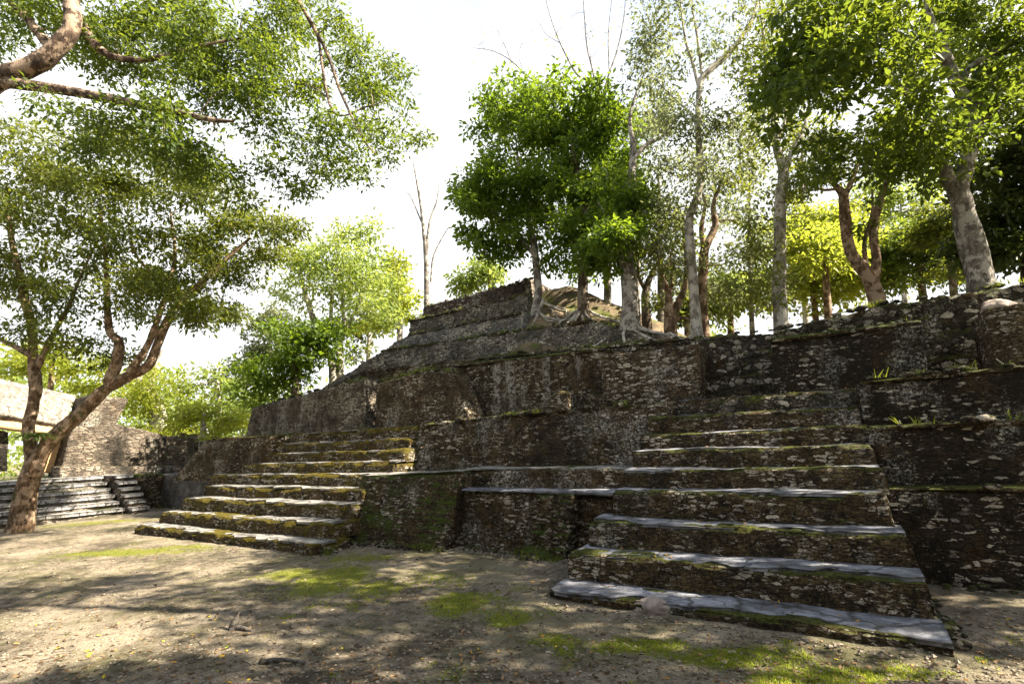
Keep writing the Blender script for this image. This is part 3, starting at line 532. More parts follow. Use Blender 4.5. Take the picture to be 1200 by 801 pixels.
for i in range(34):
    a = g.random()*6.283; l = .3+.3*g.random(); P = [np.array([math.cos(a)*x*l, math.sin(a)*x*l, (.9*x-1.1*x*x)*l]) for x in np.linspace(0, 1, 6)]
    wv = np.array([-math.sin(a), math.cos(a), 0])*.035; o_ = A(40, 512, 12.12)
    for k in range(5):
        w0, w1 = (1-abs(k/5-.4)), (1-abs((k+1)/5-.4))*(k < 4)+.05
        mb.add([o_+P[k]-wv*w0, o_+P[k]+wv*w0, o_+P[k+1]+wv*w1, o_+P[k+1]-wv*w1], [[0, 1, 2, 3]])
N_ = mb.build('leaves', M['leaf_bright'], ap)
# big limb overhead, its trunk outside the picture on the left
base = onz(-330, 640)
Tree.dens = 1.15
t0 = Tree('overhanging_tree', base, 'tree hanging over the top left with a thick peeling limb and leafy crown', None, 'bark_limb', 'leaf_green', 31)
t0.limb([down(A(-330, 640, 9), -.1), A(-300, 480, 9), A(-240, 300, 8.6), A(-150, 160, 8.2), A(-60, 112, 8), A(0, 90, 8)], [.55, .42, .36, .32, .26, .20], 14, False)
t0.limb(px(8, (-20, 98), (8, 88), (40, 76), (62, 60), (84, 32), (84, -5), (100, -60), (150, -120)), [.20, .18, .165, .155, .14, .12, .09, .04])
t0.limb(px(8, (-10, 95), (20, 98), (50, 102), (100, 110), (160, 122), (208, 132), (252, 141), (274, 142)), [.13, .105, .09, .08, .07, .06, .045, .02])
t0.limb(px(8.4, (84, 10), (120, 60), (170, 70), (230, 55), (280, 45)), [.10, .07, .05, .035, .02])
t0.limb(px(9, (84, -5), (200, -60), (300, -60), (372, 40), (400, 110), (424, 160), (440, 180)), [.10, .08, .06, .035, .026, .018, .008])
t0.limb(px(9, (372, 40), (390, 130), (430, 125), (452, 118)), [.028, .022, .015, .007])
t0.limb(px(8.6, (62, 60), (30, 20), (-10, -20)), [.1, .07, .04])
for (u, v, a, b_, n, D) in ((40, 20, 110, 50, 55, 9), (170, 40, 110, 70, 90, 9), (260, 80, 80, 75, 70, 8.7), (320, 120, 55, 60, 42, 9), (330, 40, 60, 50, 30, 9.4), (150, 150, 110, 28, 34, 8.4), (210, 175, 60, 25, 18, 8.4), (425, 95, 48, 62, 46, 10), (400, 180, 52, 42, 34, 9.6), (455, 150, 34, 50, 24, 10), (370, 8, 50, 14, 12, 10), (-80, 40, 100, 90, 45, 9), (100, -90, 160, 60, 60, 9), (330, 200, 40, 25, 9, 9.2), (60, 140, 60, 18, 5, 8.4)):
    t0.pcrown(u, v, D, a, b_, n, 120, .30, 1.1, bias=.42)
t0.grow(.092)
# trees on the mound
Tree.dens = 1.1
def mound(u, v, d): p = ond(u, v, d); return np.array([p[0], d, float(soil_z(p[0], d)[0])])
def Dof(p): return float((np.asarray(p)-CAM)@_y0)
b1, b2, b3 = mound(630, 362, 7.4), mound(683, 357, 7.2), mound(738, 377, 6.4)
G1 = 'broadleaf trees rooted on the pyramid mound'
D1, D2, D3 = Dof(b1), Dof(b2), Dof(b3)
def roots(tr, base, n, r, seed, ln=1.3):
    g = np.random.default_rng(seed)
    for i in range(n):
        a = -math.pi/2 + (i-(n-1)/2)*(3.6/n) + g.normal()*.15; L = ln*(.5+.8*g.random()); mb = MB(); P = []
        for k in np.linspace(0, 1, 9):
            x = max(-3.75, base[0]+math.cos(a+.5*math.sin(3*k+i))*L*k); y = max(5.3, base[1]+math.sin(a+.5*math.sin(3*k+i))*L*k)
            P.append([x, y, float(soil_z(x, y)[0])+.04+(.22*(1-k)**4)+.03*math.sin(9*k+i)])
        tube(mb, smooth_line(P, 20), np.linspace(r, r*.25, len(smooth_line(P, 20))), 7, .5, i+seed); mb.build('root', M['bark_pale'], tr.root)
p1 = Tree('mound_tree', b1, 'leftmost slim pale trunk on the pyramid mound under a dense green crown', G1, 'bark_grey', 'leaf_deep', 41)
p1.limb([b1-np.array([0, 0, .2]), b1+np.array([0, 0, .12])]+px(D1, (631, 340), (629, 318), (626, 290), (618, 250), (610, 210), (604, 160)), [.26, .15, .11, .105, .10, .08, .05, .02])
p1.limb(px(D1, (628, 300), (600, 270), (575, 245), (556, 225)), [.07, .05, .035, .015]); p1.limb(px(D1, (619, 255), (640, 215), (655, 180)), [.06, .045, .02])
for (u, v, a, b_, n) in ((590, 222, 52, 48, 62), (620, 150, 55, 55, 75), (602, 118, 40, 30, 22), (645, 240, 55, 55, 75), (590, 275, 45, 30, 30), (562, 235, 26, 40, 16)): p1.pcrown(u, v, D1, a, b_, n, 110, .36, 1.3, bias=.4)
p1.grow(.14, .5); roots(p1, b1, 8, .040, 1)
p2 = Tree('mound_tree', b2, 'middle dark mottled trunk on the pyramid mound in the deepest part of the crown', G1, 'bark_dark', 'leaf_deep', 43)
p2.limb([b2-np.array([0, 0, .2]), b2+np.array([0, 0, .12])]+px(D2, (683, 335), (685, 305), (690, 270), (684, 230), (672, 180), (668, 130)), [.26, .17, .13, .13, .12, .09, .06, .02])
p2.limb(px(D2, (688, 280), (712, 250), (730, 215)), [.07, .05, .02])
for (u, v, a, b_, n) in ((690, 160, 48, 60, 85), (660, 125, 38, 32, 32), (700, 240, 52, 55, 75), (670, 290, 50, 28, 42), (715, 190, 34, 60, 42)): p2.pcrown(u, v, D2, a, b_, n, 110, .36, 1.3, bias=.4)
p2.grow(.14, .5); roots(p2, b2, 9, .036, 2, 1.7)
p3 = Tree('mound_tree', b3, 'thickest trunk on the mound, rising beside the dense crown to a forked grey top', G1, 'bark_grey', 'leaf_deep', 45)
p3.limb([b3-np.array([.0, 0, .25]), b3+np.array([0, 0, .15])]+px(D3, (739, 355), (736, 320), (734, 290), (738, 250), (741, 200), (742, 170), (738, 145), (742, 120), (757, 80)), [.38, .26, .22, .20, .17, .12, .10, .08, .05, .035, .012])
p3.limb(px(D3, (742, 185), (760, 168), (776, 160), (800, 130)), [.07, .05, .035, .012]); p3.limb(px(D3, (735, 285), (716, 262), (700, 235)), [.07, .05, .02])
for (u, v, a, b_, n) in ((726, 245, 34, 50, 40), (712, 295, 32, 26, 20)): p3.pcrown(u, v, D3, a, b_, n, 110, .34, 1.1)
p3.grow(.13, .5); roots(p3, b3, 10, .038, 3, 2.0)
Tree.dens = .95
# bare tree rising behind the dense crown
def bare(name, base, label, lines, bark='bark_grey', group=None, tw=(), leaf='leaf_yellow', lv=0, seed=1):
    t = Tree(name, base, label, group, bark, leaf, seed)
    for P, R in lines: t.limb(P, R, 7, True, .1)
    for (u, v, D, a, b_, n) in tw: t.pcrown(u, v, D, a, b_, n, lv, .25, .7)
    t.grow(.07, .45, .007); return t
b = mound(712, 372, 9.0); Db = Dof(b)
bare('bare_tree', b, 'nearly leafless tree with long thin branches rising above the dense green crown', [
    (px(Db, (712, 372), (712, 300), (708, 220), (704, 130), (697, 100), (677, 88), (664, 66), (652, 40), (641, 5), (636, -30)), [.12, .11, .09, .06, .05, .035, .028, .02, .012, .006]),
    (px(Db, (700, 112), (694, 80), (688, 55), (685, 20), (682, -20)), [.04, .03, .025, .018, .01]), (px(Db, (704, 125), (712, 92), (723, 60), (731, 22), (734, -20)), [.04, .03, .025, .018, .008]),
    (px(Db, (714, 85), (713, 40), (718, -10)), [.022, .016, .008]), (px(Db, (705, 150), (660, 110), (622, 92), (600, 72), (578, 60), (554, 56)), [.04, .03, .025, .018, .012, .006]),
    (px(Db, (600, 74), (590, 50), (583, 36), (575, 30)), [.014, .01, .007, .004]), (px(Db, (618, 92), (608, 66), (616, 42)), [.012, .009, .004]), (px(Db, (655, 50), (640, 40), (628, 20)), [.012, .009, .004])],
    tw=((580, 50, Db, 30, 25, 12), (690, 40, Db, 50, 45, 30), (640, 60, Db, 30, 40, 12)), lv=3, seed=51)
# tall pale trunk and its neighbours on the crest
c8 = mound(817, 394, 6.6); D8 = Dof(c8); G2 = 'slender trees along the crest of the ruin'
t8 = Tree('crest_tree', c8, 'tallest pale grey trunk on the crest, curving up to a bent bare limb', G2, 'bark_pale', 'leaf_grey', 61)
t8.limb([c8-np.array([0, 0, .3])]+px(D8, (817, 392), (814, 350), (811, 318), (808.6, 284), (808, 256), (818, 228), (821, 200), (818, 150), (820, 101), (828, 86), (856, 60), (878, 30), (888, 0), (893, -40)), [.24, .14, .11, .105, .10, .095, .095, .085, .075, .07, .085, .07, .055, .04, .03])
t8.limb(px(D8, (820, 105), (812, 75), (803, 45), (797, 0), (792, -40)), [.05, .04, .03, .022, .01]); t8.limb(px(D8, (823, 92), (818, 50), (812, 10), (810, -30)), [.035, .028, .02, .01]); t8.limb(px(D8, (819, 140), (795, 120), (770, 95)), [.03, .022, .01])
for (u, v, a, b_, n) in ((770, 40, 38, 42, 26), (765, 100, 34, 40, 16), (790, 160, 42, 40, 15), (785, 220, 42, 40, 14), (840, 40, 40, 40, 8), (835, 150, 40, 50, 12), (780, 280, 30, 40, 8)): t8.pcrown(u, v, D8, a, b_, n, 95, .36, 1.2, bias=.6)
t8.grow(.10); roots(t8, c8, 4, .035, 4, .7)
c9 = mound(826, 394, 7.6); D9 = Dof(c9)
t = Tree('crest_tree', c9, 'brown twisted trunk just behind the tallest pale one, forking into short limbs', G2, 'bark_brown', 'leaf_grey', 63)
t.limb([c9-np.array([0, 0, .3])]+px(D9, (824, 375), (823, 334), (826, 293), (838, 265), (836, 240), (848, 205)), [.16, .13, .12, .11, .08, .06, .02]); t.limb(px(D9, (826, 295), (822, 268), (826, 240), (820, 215)), [.08, .06, .04, .015])
for (u, v, a, b_, n) in ((850, 215, 40, 45, 15), (845, 310, 34, 50, 14), (860, 270, 30, 40, 9), (835, 180, 30, 30, 6)): t.pcrown(u, v, D9, a, b_, n, 95, .36, 1.2, bias=.6)
t.grow(.10)
c7 = mound(786, 384, 6.9); D7 = Dof(c7)
t = Tree('crest_tree', c7, 'low brown tree of several thin curved stems just left of the tallest pale trunk', G2, 'bark_brown', 'leaf_olive', 65)
t.limb([c7-np.array([0, 0, .3])]+px(D7, (785, 378), (783, 345), (776, 322), (773, 300), (760, 270)), [.18, .14, .08, .06, .045, .015]); t.limb(px(D7, (787, 376), (796, 352), (803, 335), (804, 305), (800, 270)), [.11, .08, .065, .045, .015])
t.limb(px(D7, (783, 345), (788, 330), (786, 300), (792, 280)), [.05, .04, .03, .012]); t.limb(px(D7, (787, 378), (800, 372), (812, 378), (815, 390)), [.05, .04, .035, .03]); t.limb(px(D7, (775, 320), (786, 308), (801, 309)), [.035, .03, .015])
for (u, v, a, b_, n) in ((765, 300, 24, 40, 12), (795, 280, 24, 30, 10), (775, 340, 14, 20, 4)): t.pcrown(u, v, D7, a, b_, n, 80, .34, .9, bias=.6)
t.grow(.09)
c6 = mound(757, 372, 7.6); D6 = Dof(c6)
t = Tree('crest_tree', c6, 'short dark forked tree half hidden behind the thickest trunk on the mound', G2, 'bark_dark', 'leaf_green', 67)
t.limb([c6-np.array([0, 0, .3])]+px(D6, (757, 362), (757, 340), (765, 318), (775, 300)), [.14, .12, .10, .06, .02]); t.limb(px(D6, (757, 342), (748, 322), (748, 300)), [.06, .045, .015])
t.pcrown(760, 290, D6, 26, 30, 14, 90, .34, .8); t.grow(.10)
c5 = mound(915, 386, 7.0); D5 = Dof(c5)
t = Tree('crest_tree', c5, 'straight mottled pale trunk standing alone on the crest right of the tallest one', G2, 'bark_pale', 'leaf_olive', 69)
t.limb([c5-np.array([0, 0, .3])]+px(D5, (915, 382), (913, 340), (914, 300), (914, 243), (918, 202), (909, 169), (907, 142), (905, 105), (899, 79), (894, 37), (890, 0), (886, -40)), [.2, .155, .14, .13, .12, .11, .075, .065, .055, .045, .035, .025, .012])
t.limb(px(D5, (917, 205), (929, 176), (942, 150), (948, 120)), [.07, .055, .04, .015]); t.limb(px(D5, (904, 104), (899, 97), (872, 93), (849, 91)), [.03, .025, .018, .008]); t.limb(px(D5, (909, 168), (920, 140), (916, 100)), [.04, .03, .012])
for (u, v, a, b_, n) in ((880, 60, 40, 50, 18), (905, 25, 30, 35, 12), (890, 130, 40, 40, 14), (880, 190, 34, 40, 14), (930, 215, 34, 40, 14), (895, 300, 26, 50, 14), (880, 345, 26, 24, 8)): t.pcrown(u, v, D5, a, b_, n, 85, .34, 1.2, bias=.6)
t.grow(.09)
c4 = mound(1027, 358, 7.0); D4 = Dof(c4)
t = Tree('crest_tree', c4, 'rough brown tree dividing low into three upright stems on the crest', G2, 'bark_brown', 'leaf_olive', 71)
t.limb([c4-np.array([0, 0, .3])]+px(D4, (1028, 352), (1016, 322), (996, 293), (989, 240), (988, 228), (976, 213), (972, 195), (960, 175)), [.2, .15, .13, .10, .09, .085, .05, .04, .015])
t.limb(px(D4, (989, 232), (998, 212), (1006, 187), (1008, 160)), [.06, .05, .035, .015]); t.limb(px(D4, (978, 222), (962, 222), (946, 213), (935, 205)), [.03, .025, .018, .008]); t.limb(px(D4, (1000, 212), (1020, 202), (1050, 196), (1070, 185)), [.03, .025, .018, .008])
t.limb(px(D4, (1022, 338), (1027, 306), (1024, 280), (1028, 247), (1040, 213), (1058, 191), (1075, 175)), [.10, .085, .08, .07, .06, .04, .015]); t.limb(px(D4, (1016, 320), (1013, 285), (1022, 250), (1022, 222)), [.05, .04, .03, .015])
for (u, v, a, b_, n) in ((970, 180, 34, 30, 12), (1010, 165, 40, 30, 16), (1060, 175, 34, 28, 14), (940, 205, 20, 20, 5)): t.pcrown(u, v, D4, a, b_, n, 85, .32, 1.0, bias=.6)
t.grow(.09)
# big leaning tree at the top right
Tree.dens = 1.0
cb = np.array([*ond(1150, 334, 5.6)]); DB = Dof(cb)
t = Tree('leaning_tree', cb, 'smooth pale trunk leaning on the right crest, its broad dark crown filling the top right', None, 'bark_grey', 'leaf_green', 73)
t.limb([cb-np.array([0, 0, .4])]+px(DB, (1150, 328), (1143, 290), (1130, 246), (1122, 222), (1128, 207), (1135, 184), (1141, 149), (1146, 132), (1133, 116), (1120, 98), (1108, 60), (1090, 20), (1080, -30)), [.24, .175, .155, .145, .14, .12, .11, .115, .11, .10, .09, .07, .05, .02])
t.limb(px(DB, (1123, 225), (1110, 207), (1102, 178), (1097, 152), (1081, 126), (1050, 100), (1010, 80), (960, 70)), [.12, .10, .085, .08, .06, .045, .03, .012])
t.limb(px(DB, (1120, 98), (1150, 70), (1190, 50), (1240, 30)), [.07, .055, .04, .02]); t.limb(px(DB, (1112, 75), (1050, 40), (990, 30), (940, 20)), [.06, .045, .03, .012]); t.limb(px(DB, (1141, 150), (1165, 130), (1190, 120)), [.05, .035, .015])
t.limb([cb+np.array([-.1, .1, -.3])]+px(DB+.15, (1141, 327), (1128, 288), (1122, 260), (1121, 235)), [.13, .09, .07, .06, .06])
for (u, v, a, b_, n, D) in ((1000, 70, 85, 58, 75, DB-.6), (1100, 50, 85, 50, 75, DB+2.0), (950, 40, 45, 45, 36, DB-1.3), (945, 105, 36, 34, 20, DB-1.3), (1040, 150, 70, 40, 36, DB-.8), (1130, 130, 60, 50, 40, DB+.6), (1085, 205, 45, 34, 20, DB+.3), (1180, 60, 60, 70, 60, DB), (1000, -20, 110, 40, 40, DB-.6), (1150, -30, 110, 40, 60, DB), (1280, 60, 90, 110, 70, DB), (1090, 170, 60, 30, 22, DB)):
    t.pcrown(u, v, D, a, b_, n, 100, .26, 1.4, bias=.45)
t.grow(.11, .5)
Tree.dens = .95
def simple(name, label, u, v, D, zb, h_px, crowns, bark, leaf, seed, group, r=.12, leafn=90, size=.16, lean=0, spread=.5):
    p = A(u, v, D); zb = zb if zb is not None else p[2]; b0 = down(p, zb); t = Tree(name, b0, label, group, bark, leaf, seed); top = A(u+lean, v-h_px, D)
    t.limb([b0-np.array([0, 0, .2]), p*.5+b0*.5, p*.6+top*.4+np.array([.1, 0, 0]), top], [r*1.4, r*1.1, r*.8, r*.2], 8)
    for (cu, cv, a, b_, n) in crowns: t.pcrown(cu, cv, D, a, b_, n, leafn, spread, None, bias=.5)
    return t.grow(size, .5, .016)
G3 = 'trees in the forest behind the ruin'
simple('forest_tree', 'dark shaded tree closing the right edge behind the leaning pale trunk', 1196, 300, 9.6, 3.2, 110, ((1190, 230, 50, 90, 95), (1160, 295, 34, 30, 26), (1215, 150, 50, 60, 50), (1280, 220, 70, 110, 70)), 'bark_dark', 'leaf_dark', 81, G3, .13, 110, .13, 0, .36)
simple('forest_tree', 'dense mid green tree between the three-stemmed tree and the leaning pale trunk', 1072, 330, 17, .0, 60, ((1072, 290, 42, 44, 85), (1105, 300, 34, 34, 40), (1050, 320, 26, 24, 20)), 'bark_dark', 'leaf_green', 83, G3, .14, 90, .16)
simple('forest_tree', 'glowing yellow green tree low behind the straight trunk and the three-stemmed tree', 948, 350, 18, 0, 50, ((945, 318, 50, 52, 110), (1000, 310, 44, 46, 80), (975, 265, 44, 30, 40), (925, 280, 34, 34, 30), (890, 335, 30, 34, 30)), 'bark_brown', 'leaf_yellow', 85, G3, .12, 90, .18)
simple('forest_tree', 'thin grey green tree with scattered leaves between the two pale crest trunks', 872, 360, 15, 0, 160, ((870, 300, 40, 60, 22), (860, 220, 36, 50, 14), (880, 160, 30, 40, 8), (900, 340, 30, 30, 10)), 'bark_grey', 'leaf_grey', 87, G3, .08, 70, .13, 6)
simple('forest_tree', 'bright yellow green treetop showing over the left shoulder of the peak', 572, 350, 24, 0, 40, ((572, 322, 28, 16, 26), (545, 330, 16, 10, 8)), 'bark_brown', 'leaf_bright', 89, G3, .14, 80, .2)
for (lab, u, v, D, hp, cr, bk, lf, sd) in (
    ('hazy grey green tree between the thick mound trunk and the tallest pale trunk', 768, 385, 15, 200, ((770, 230, 30, 60, 15), (790, 320, 34, 40, 15), (765, 150, 30, 34, 8)), 'bark_grey', 'leaf_grey', 301),
    ('low yellow green sapling glowing at the foot of the tallest pale trunk', 850, 388, 16, 60, ((852, 345, 28, 30, 26), (838, 372, 20, 14, 10)), 'bark_brown', 'leaf_bright', 303),
    ('thin pale distant trunk with airy leaves just right of the straight mottled trunk', 936, 375, 21, 230, ((945, 170, 36, 50, 22), (940, 250, 30, 40, 18), (925, 110, 30, 34, 10)), 'bark_pale', 'leaf_olive', 305),
    ('twin twiggy sapling standing in front of the glowing yellow green tree', 962, 372, 14, 90, ((955, 300, 26, 30, 10), (975, 285, 22, 24, 7)), 'bark_brown', 'leaf_yellow', 307),
    ('tall light green tree behind the gap in the three-stemmed tree', 1052, 350, 22, 120, ((1050, 250, 40, 40, 34), (1020, 230, 30, 34, 18), (1080, 225, 34, 34, 20)), 'bark_pale', 'leaf_bright', 309),
    ('sunlit olive tree low behind the foot of the leaning pale trunk', 1108, 338, 15, 60, ((1105, 262, 36, 26, 30), (1122, 305, 28, 28, 24)), 'bark_dark', 'leaf_olive', 311),
    ('small leafy sapling behind the brown curved stems on the crest', 800, 390, 18, 50, ((808, 350, 22, 26, 18), (790, 365, 18, 16, 8)), 'bark_grey', 'leaf_olive', 313),
    ('slim bare topped tree far behind the multi-stemmed crest tree', 742, 380, 20, 260, ((748, 200, 26, 50, 12), (756, 130, 26, 40, 8)), 'bark_pale', 'leaf_grey', 315),
    ('pale olive tree far behind the tree of white stems', 430, 420, 27, 70, ((432, 370, 40, 34, 36), (410, 400, 34, 24, 22)), 'bark_pale', 'leaf_olive', 317),
    ('blue green tree in the gap between the leaning tree and the white stems', 320, 470, 30, 90, ((318, 400, 34, 34, 34), (335, 360, 24, 26, 14)), 'bark_grey', 'leaf_grey', 319),
    ('bright feathery tree low behind the rubble wall on the left', 235, 525, 20, 50, ((232, 482, 36, 22, 24), (262, 500, 30, 18, 14)), 'bark_pale', 'leaf_yellow', 321)):
    simple('forest_tree', lab, u, v, D, 0, hp, cr, bk, lf, sd, G3, .07+.003*D, 80, .10+.004*D, 4, .42)
# trees behind the left slope
D = 19.; t = Tree('forest_tree', down(A(391, 440, D), 0), 'tree of several white stems behind the left slope of the pyramid', G3, 'bark_pale', 'leaf_bright', 91)
t.limb([down(A(391, 440, D), -.1)]+px(D, (391, 440), (379, 401), (365, 367), (355, 334), (350, 310), (340, 280)), [.26, .17, .14, .11, .08, .06, .03]); t.limb(px(D, (379, 401), (387, 382), (389, 345), (396, 310), (392, 275)), [.09, .08, .06, .04, .02])
t.limb([down(A(399, 435, D), -.1)]+px(D, (399, 435), (397, 408), (403, 379), (402, 349), (412, 310)), [.2, .13, .12, .08, .055, .02]); t.limb(px(D, (398, 405), (409, 379), (421, 355), (432, 330)), [.08, .06, .045, .02])
for (u, v, a, b_, n) in ((378, 300, 50, 36, 48), (345, 325, 34, 34, 24), (420, 325, 40, 40, 40), (400, 268, 46, 18, 22), (440, 350, 30, 34, 22), (365, 360, 40, 24, 14)): t.pcrown(u, v, D, a, b_, n, 90, .5, 1.6)
t.grow(.16)
simple('forest_tree', 'dark green bushy tree low behind the foot of the pyramid slope', 345, 450, 18, 0, 50, ((348, 405, 40, 30, 50), (318, 440, 36, 30, 40), (385, 390, 26, 24, 16)), 'bark_dark', 'leaf_deep', 93, G3, .14, 90, .16)
simple('forest_tree', 'airy light green tree filling the gap left of the pyramid foot', 255, 500, 25, 0, 60, ((262, 462, 46, 34, 34), (225, 490, 40, 24, 18), (300, 480, 34, 34, 18)), 'bark_pale', 'leaf_bright', 95, G3, .14, 80, .2)
D = 24.; t = Tree('forest_tree', down(A(190, 500, D), 0), 'leaning white trunk with sparse yellow leaves behind the ruined side wall', G3, 'bark_pale', 'leaf_yellow', 97)
t.limb([down(A(196, 520, D), 0)]+px(D, (187, 495), (180, 468), (164, 444), (150, 420)), [.4, .33, .25, .16, .06]); t.limb(px(D, (181, 470), (178, 440), (190, 410)), [.16, .1, .04])
for (u, v, a, b_, n) in ((155, 470, 34, 22, 22), (205, 455, 34, 22, 18), (140, 440, 30, 20, 10), (215, 500, 30, 16, 14)): t.pcrown(u, v, D, a, b_, n, 80, .5, 1.6)
t.grow(.2)
simple('forest_tree', 'pale yellow treetop behind the white roof of the temple', 60, 450, 24, 0, 30, ((60, 425, 40, 24, 26), (100, 445, 30, 16, 12), (15, 425, 25, 20, 10)), 'bark_brown', 'leaf_yellow', 99, G3, .14, 80, .2)
simple('forest_tree', 'yellow leafed tree against the sky at the left foot of the bare poles', 467, 394, 24, 0, 90, ((462, 330, 22, 36, 20), (445, 375, 24, 24, 18), (478, 350, 14, 30, 8)), 'bark_pale', 'leaf_yellow', 101, G3, .16, 80, .2)
D = 22.; b = down(A(500, 356, D), 0)
bare('bare_tree', b, 'leafless pole-like tree standing against the white sky left of the peak', [([b]+px(D, (500, 356), (499, 300), (494, 247), (488, 210), (484, 190)), [.16, .13, .11, .07, .045, .02]), (px(D, (500, 300), (503, 262), (512, 235), (514, 215)), [.07, .05, .035, .015]), (px(D, (494, 260), (482, 232), (474, 222)), [.04, .025, .01]), (px(D, (505, 330), (508, 300), (522, 272), (528, 265)), [.05, .04, .025, .012])],
     tw=((500, 240, D, 26, 40, 14),), lv=1, seed=103)
simple('forest_tree', 'small blue green tree in the distance between the pyramid foot and the white stems', 300, 440, 30, 0, 30, ((300, 420, 30, 20, 26), (280, 440, 30, 20, 20)), 'bark_grey', 'leaf_grey', 105, G3, .16, 80, .22)

t = Tree('added_shade_tree', (9.3, 3.4, 2.1), 'tall unseen tree added outside the right edge to shade the near stairway', None, 'bark_grey', 'leaf_green', 75)  # out of view, added to cast shade on the near stairway and foreground
t.limb([(9.3, 3.4, 1.9), (9.2, 3.3, 4), (8.9, 3.0, 6), (8.2, 2.6, 7.6), (7.6, 2.4, 9.5)], [.34, .24, .2, .15, .04]); t.limb([(9, 3.1, 5.6), (9.6, 3.9, 7), (10, 4.6, 8.5)], [.14, .1, .03]); t.limb([(8.6, 2.8, 6.8), (7, 1.9, 8.2), (5.2, 1.3, 9.2), (3.8, 1, 9.6)], [.14, .1, .07, .02]); t.limb([(8.9, 3, 6.1), (8.5, 1.2, 7.5), (8, -.4, 8.4)], [.12, .08, .02])
for c_, r_, n_ in (((9.6, 4.0, 7.8), 2.4, 80), ((7.4, 2.4, 8.6), 2.0, 56), ((8.2, .2, 8.0), 2.0, 46), ((5.6, 1.5, 9.6), (1.6, 1.5, .9), 14), ((4.2, .9, 10.2), (1.3, 1.3, .7), 20), ((6.6, -.8, 9.2), (1.5, 1.4, .9), 26), ((10.5, 1.5, 8), 2.0, 50)): t.crown(c_, r_, n_, 100, .42, .5)
t.grow(.17, .5)
# ---------------------------------------------------------------- forest around the plaza, and an unseen edge added behind to block sky light
def forest(name, label, n, path, h, size, leaf, seed, thick=4., clump=1.3):
    g = np.random.default_rng(seed); path = np.asarray(path, float); L = np.concatenate([[0], np.cumsum(np.linalg.norm(np.diff(path, axis=0), axis=1))])
    nc = n//60; t = g.random(nc)*L[-1]; c = np.stack([np.interp(t, L, path[:, 0]), np.interp(t, L, path[:, 1]), np.zeros(nc)], 1)
    top = h*(.65+.35*vn(c, .16, seed)+.2*vn(c, .5, seed)); c[:, 2] = top*g.random(nc)**.7; c[:, :2] += g.normal(size=(nc, 2))*thick*.4
    p = np.repeat(c, 60, axis=0)+g.normal(size=(nc*60, 3))*clump*.5; m_ = len(p)
    ax = g.normal(size=(m_, 3)); ax[:, 2] -= .4; ax /= np.linalg.norm(ax, axis=1)[:, None]; sd = np.cross(ax, g.normal(size=(m_, 3))); sd /= np.linalg.norm(sd, axis=1)[:, None]
    l = size*(.6+.8*g.random(m_))[:, None]; v = np.stack([p, p+ax*l*.5+sd*l*.25, p+ax*l, p+ax*l*.5-sd*l*.25], 1).reshape(-1, 3)
    return tag(mk(name, v, np.arange(m_*4).reshape(-1, 4), M[leaf], None, None, False, {'tint': np.repeat(g.random(nc), 60)}), label, 'forest', None, 'stuff')
forest('added_forest_edge', 'dense unseen forest edge added behind the viewer to block sky light', 26000, [(-17, -13), (-8, -13), (2, -13), (10, -12), (15, -6)], 7, .5, 'leaf_dark', 201)  # added out of view so less sky light reaches the risers
forest('distant_forest', 'far pale forest seen low between the trunks', 26000, [(-75, -25), (-70, 15), (-58, 45), (-30, 62), (5, 64), (40, 50), (60, 20)], 13, .8, 'leaf_bright', 203, 8, 2.5)

# ---------------------------------------------------------------- litter and small things on the plaza
g = np.random.default_rng(77)
def on_ground(n, near=True):
    u = g.random(n)*1300-50; v = 600+g.random(n)**.8*215; P = np.array([onz(a, b_) for a, b_ in zip(u, v)]); k = (P[:, 1] < 1.3) & (P[:, 0] > -14) & ~((P[:, 0] > -.1) & (P[:, 0] < 3.4) & (P[:, 1] > -.08)) & ~((P[:, 0] > -10.3) & (P[:, 0] < -4.1) & (P[:, 1] > .3))
    P = P[k]; q = P.copy(); q[:, 2] = 0; P[:, 2] = .022*fbm(q, .55, 3)+.010*vn(q, 4, 8)+.006*vn(q, 11, 9); return P
m, t, b = newmat('dry_leaf'); N = NT(t); r = N('ValToRGB'); N.link(N.attr('tint'), r.inputs[0]); e = r.color_ramp.elements
for p_, c_ in ((0, (.05, .03, .015, 1)), (.45, (.13, .075, .035, 1)), (.75, (.26, .16, .08, 1)), (.90, (.30, .15, .03, 1)), (.97, (.50, .36, .02, 1))):
    x = e.new(p_) if p_ else e[0]; x.color = c_
e[-1].color = (.22, .30, .03, 1); N.val(r.outputs[0], b.inputs['Base Color']); M['litter'] = m
def leaves(P, size, lift=.006):
    n = len(P); a = g.random(n)*6.283; ax = np.stack([np.cos(a), np.sin(a), g.normal(size=n)*.22], 1); sd = np.stack([-np.sin(a), np.cos(a), g.normal(size=n)*.3], 1); l = (size*(.5+g.random(n)))[:, None]; p = P+np.array([0, 0, lift]); z = np.array([0, 0, 1.])
    return np.stack([p, p+ax*l*.3+sd*l*.2+z*l*.05, p+ax*l*.7+sd*l*.16+z*l*.04, p+ax*l, p+ax*l*.7-sd*l*.16+z*l*.06, p+ax*l*.3-sd*l*.2+z*l*.03], 1).reshape(-1, 3)
P = [on_ground(5200)]
for i in range(9):
    n = 26; P.append(np.stack([RL[i]+.1+g.random(n)*3.0, RD[i]+.1+g.random(n)*.3, np.full(n, RZ[i]+.012)], 1)); n = 12
    P.append(np.stack([-10.2+LL[i]+.2+g.random(n)*5, .45+LD[i]+.1+g.random(n)*.25, np.full(n, LZ[i]+.012)], 1))
n = 160; P.append(np.stack([3.45+g.random(n)*1.6, 1.9-g.random(n)**.7*2.0, np.full(n, .01)], 1))
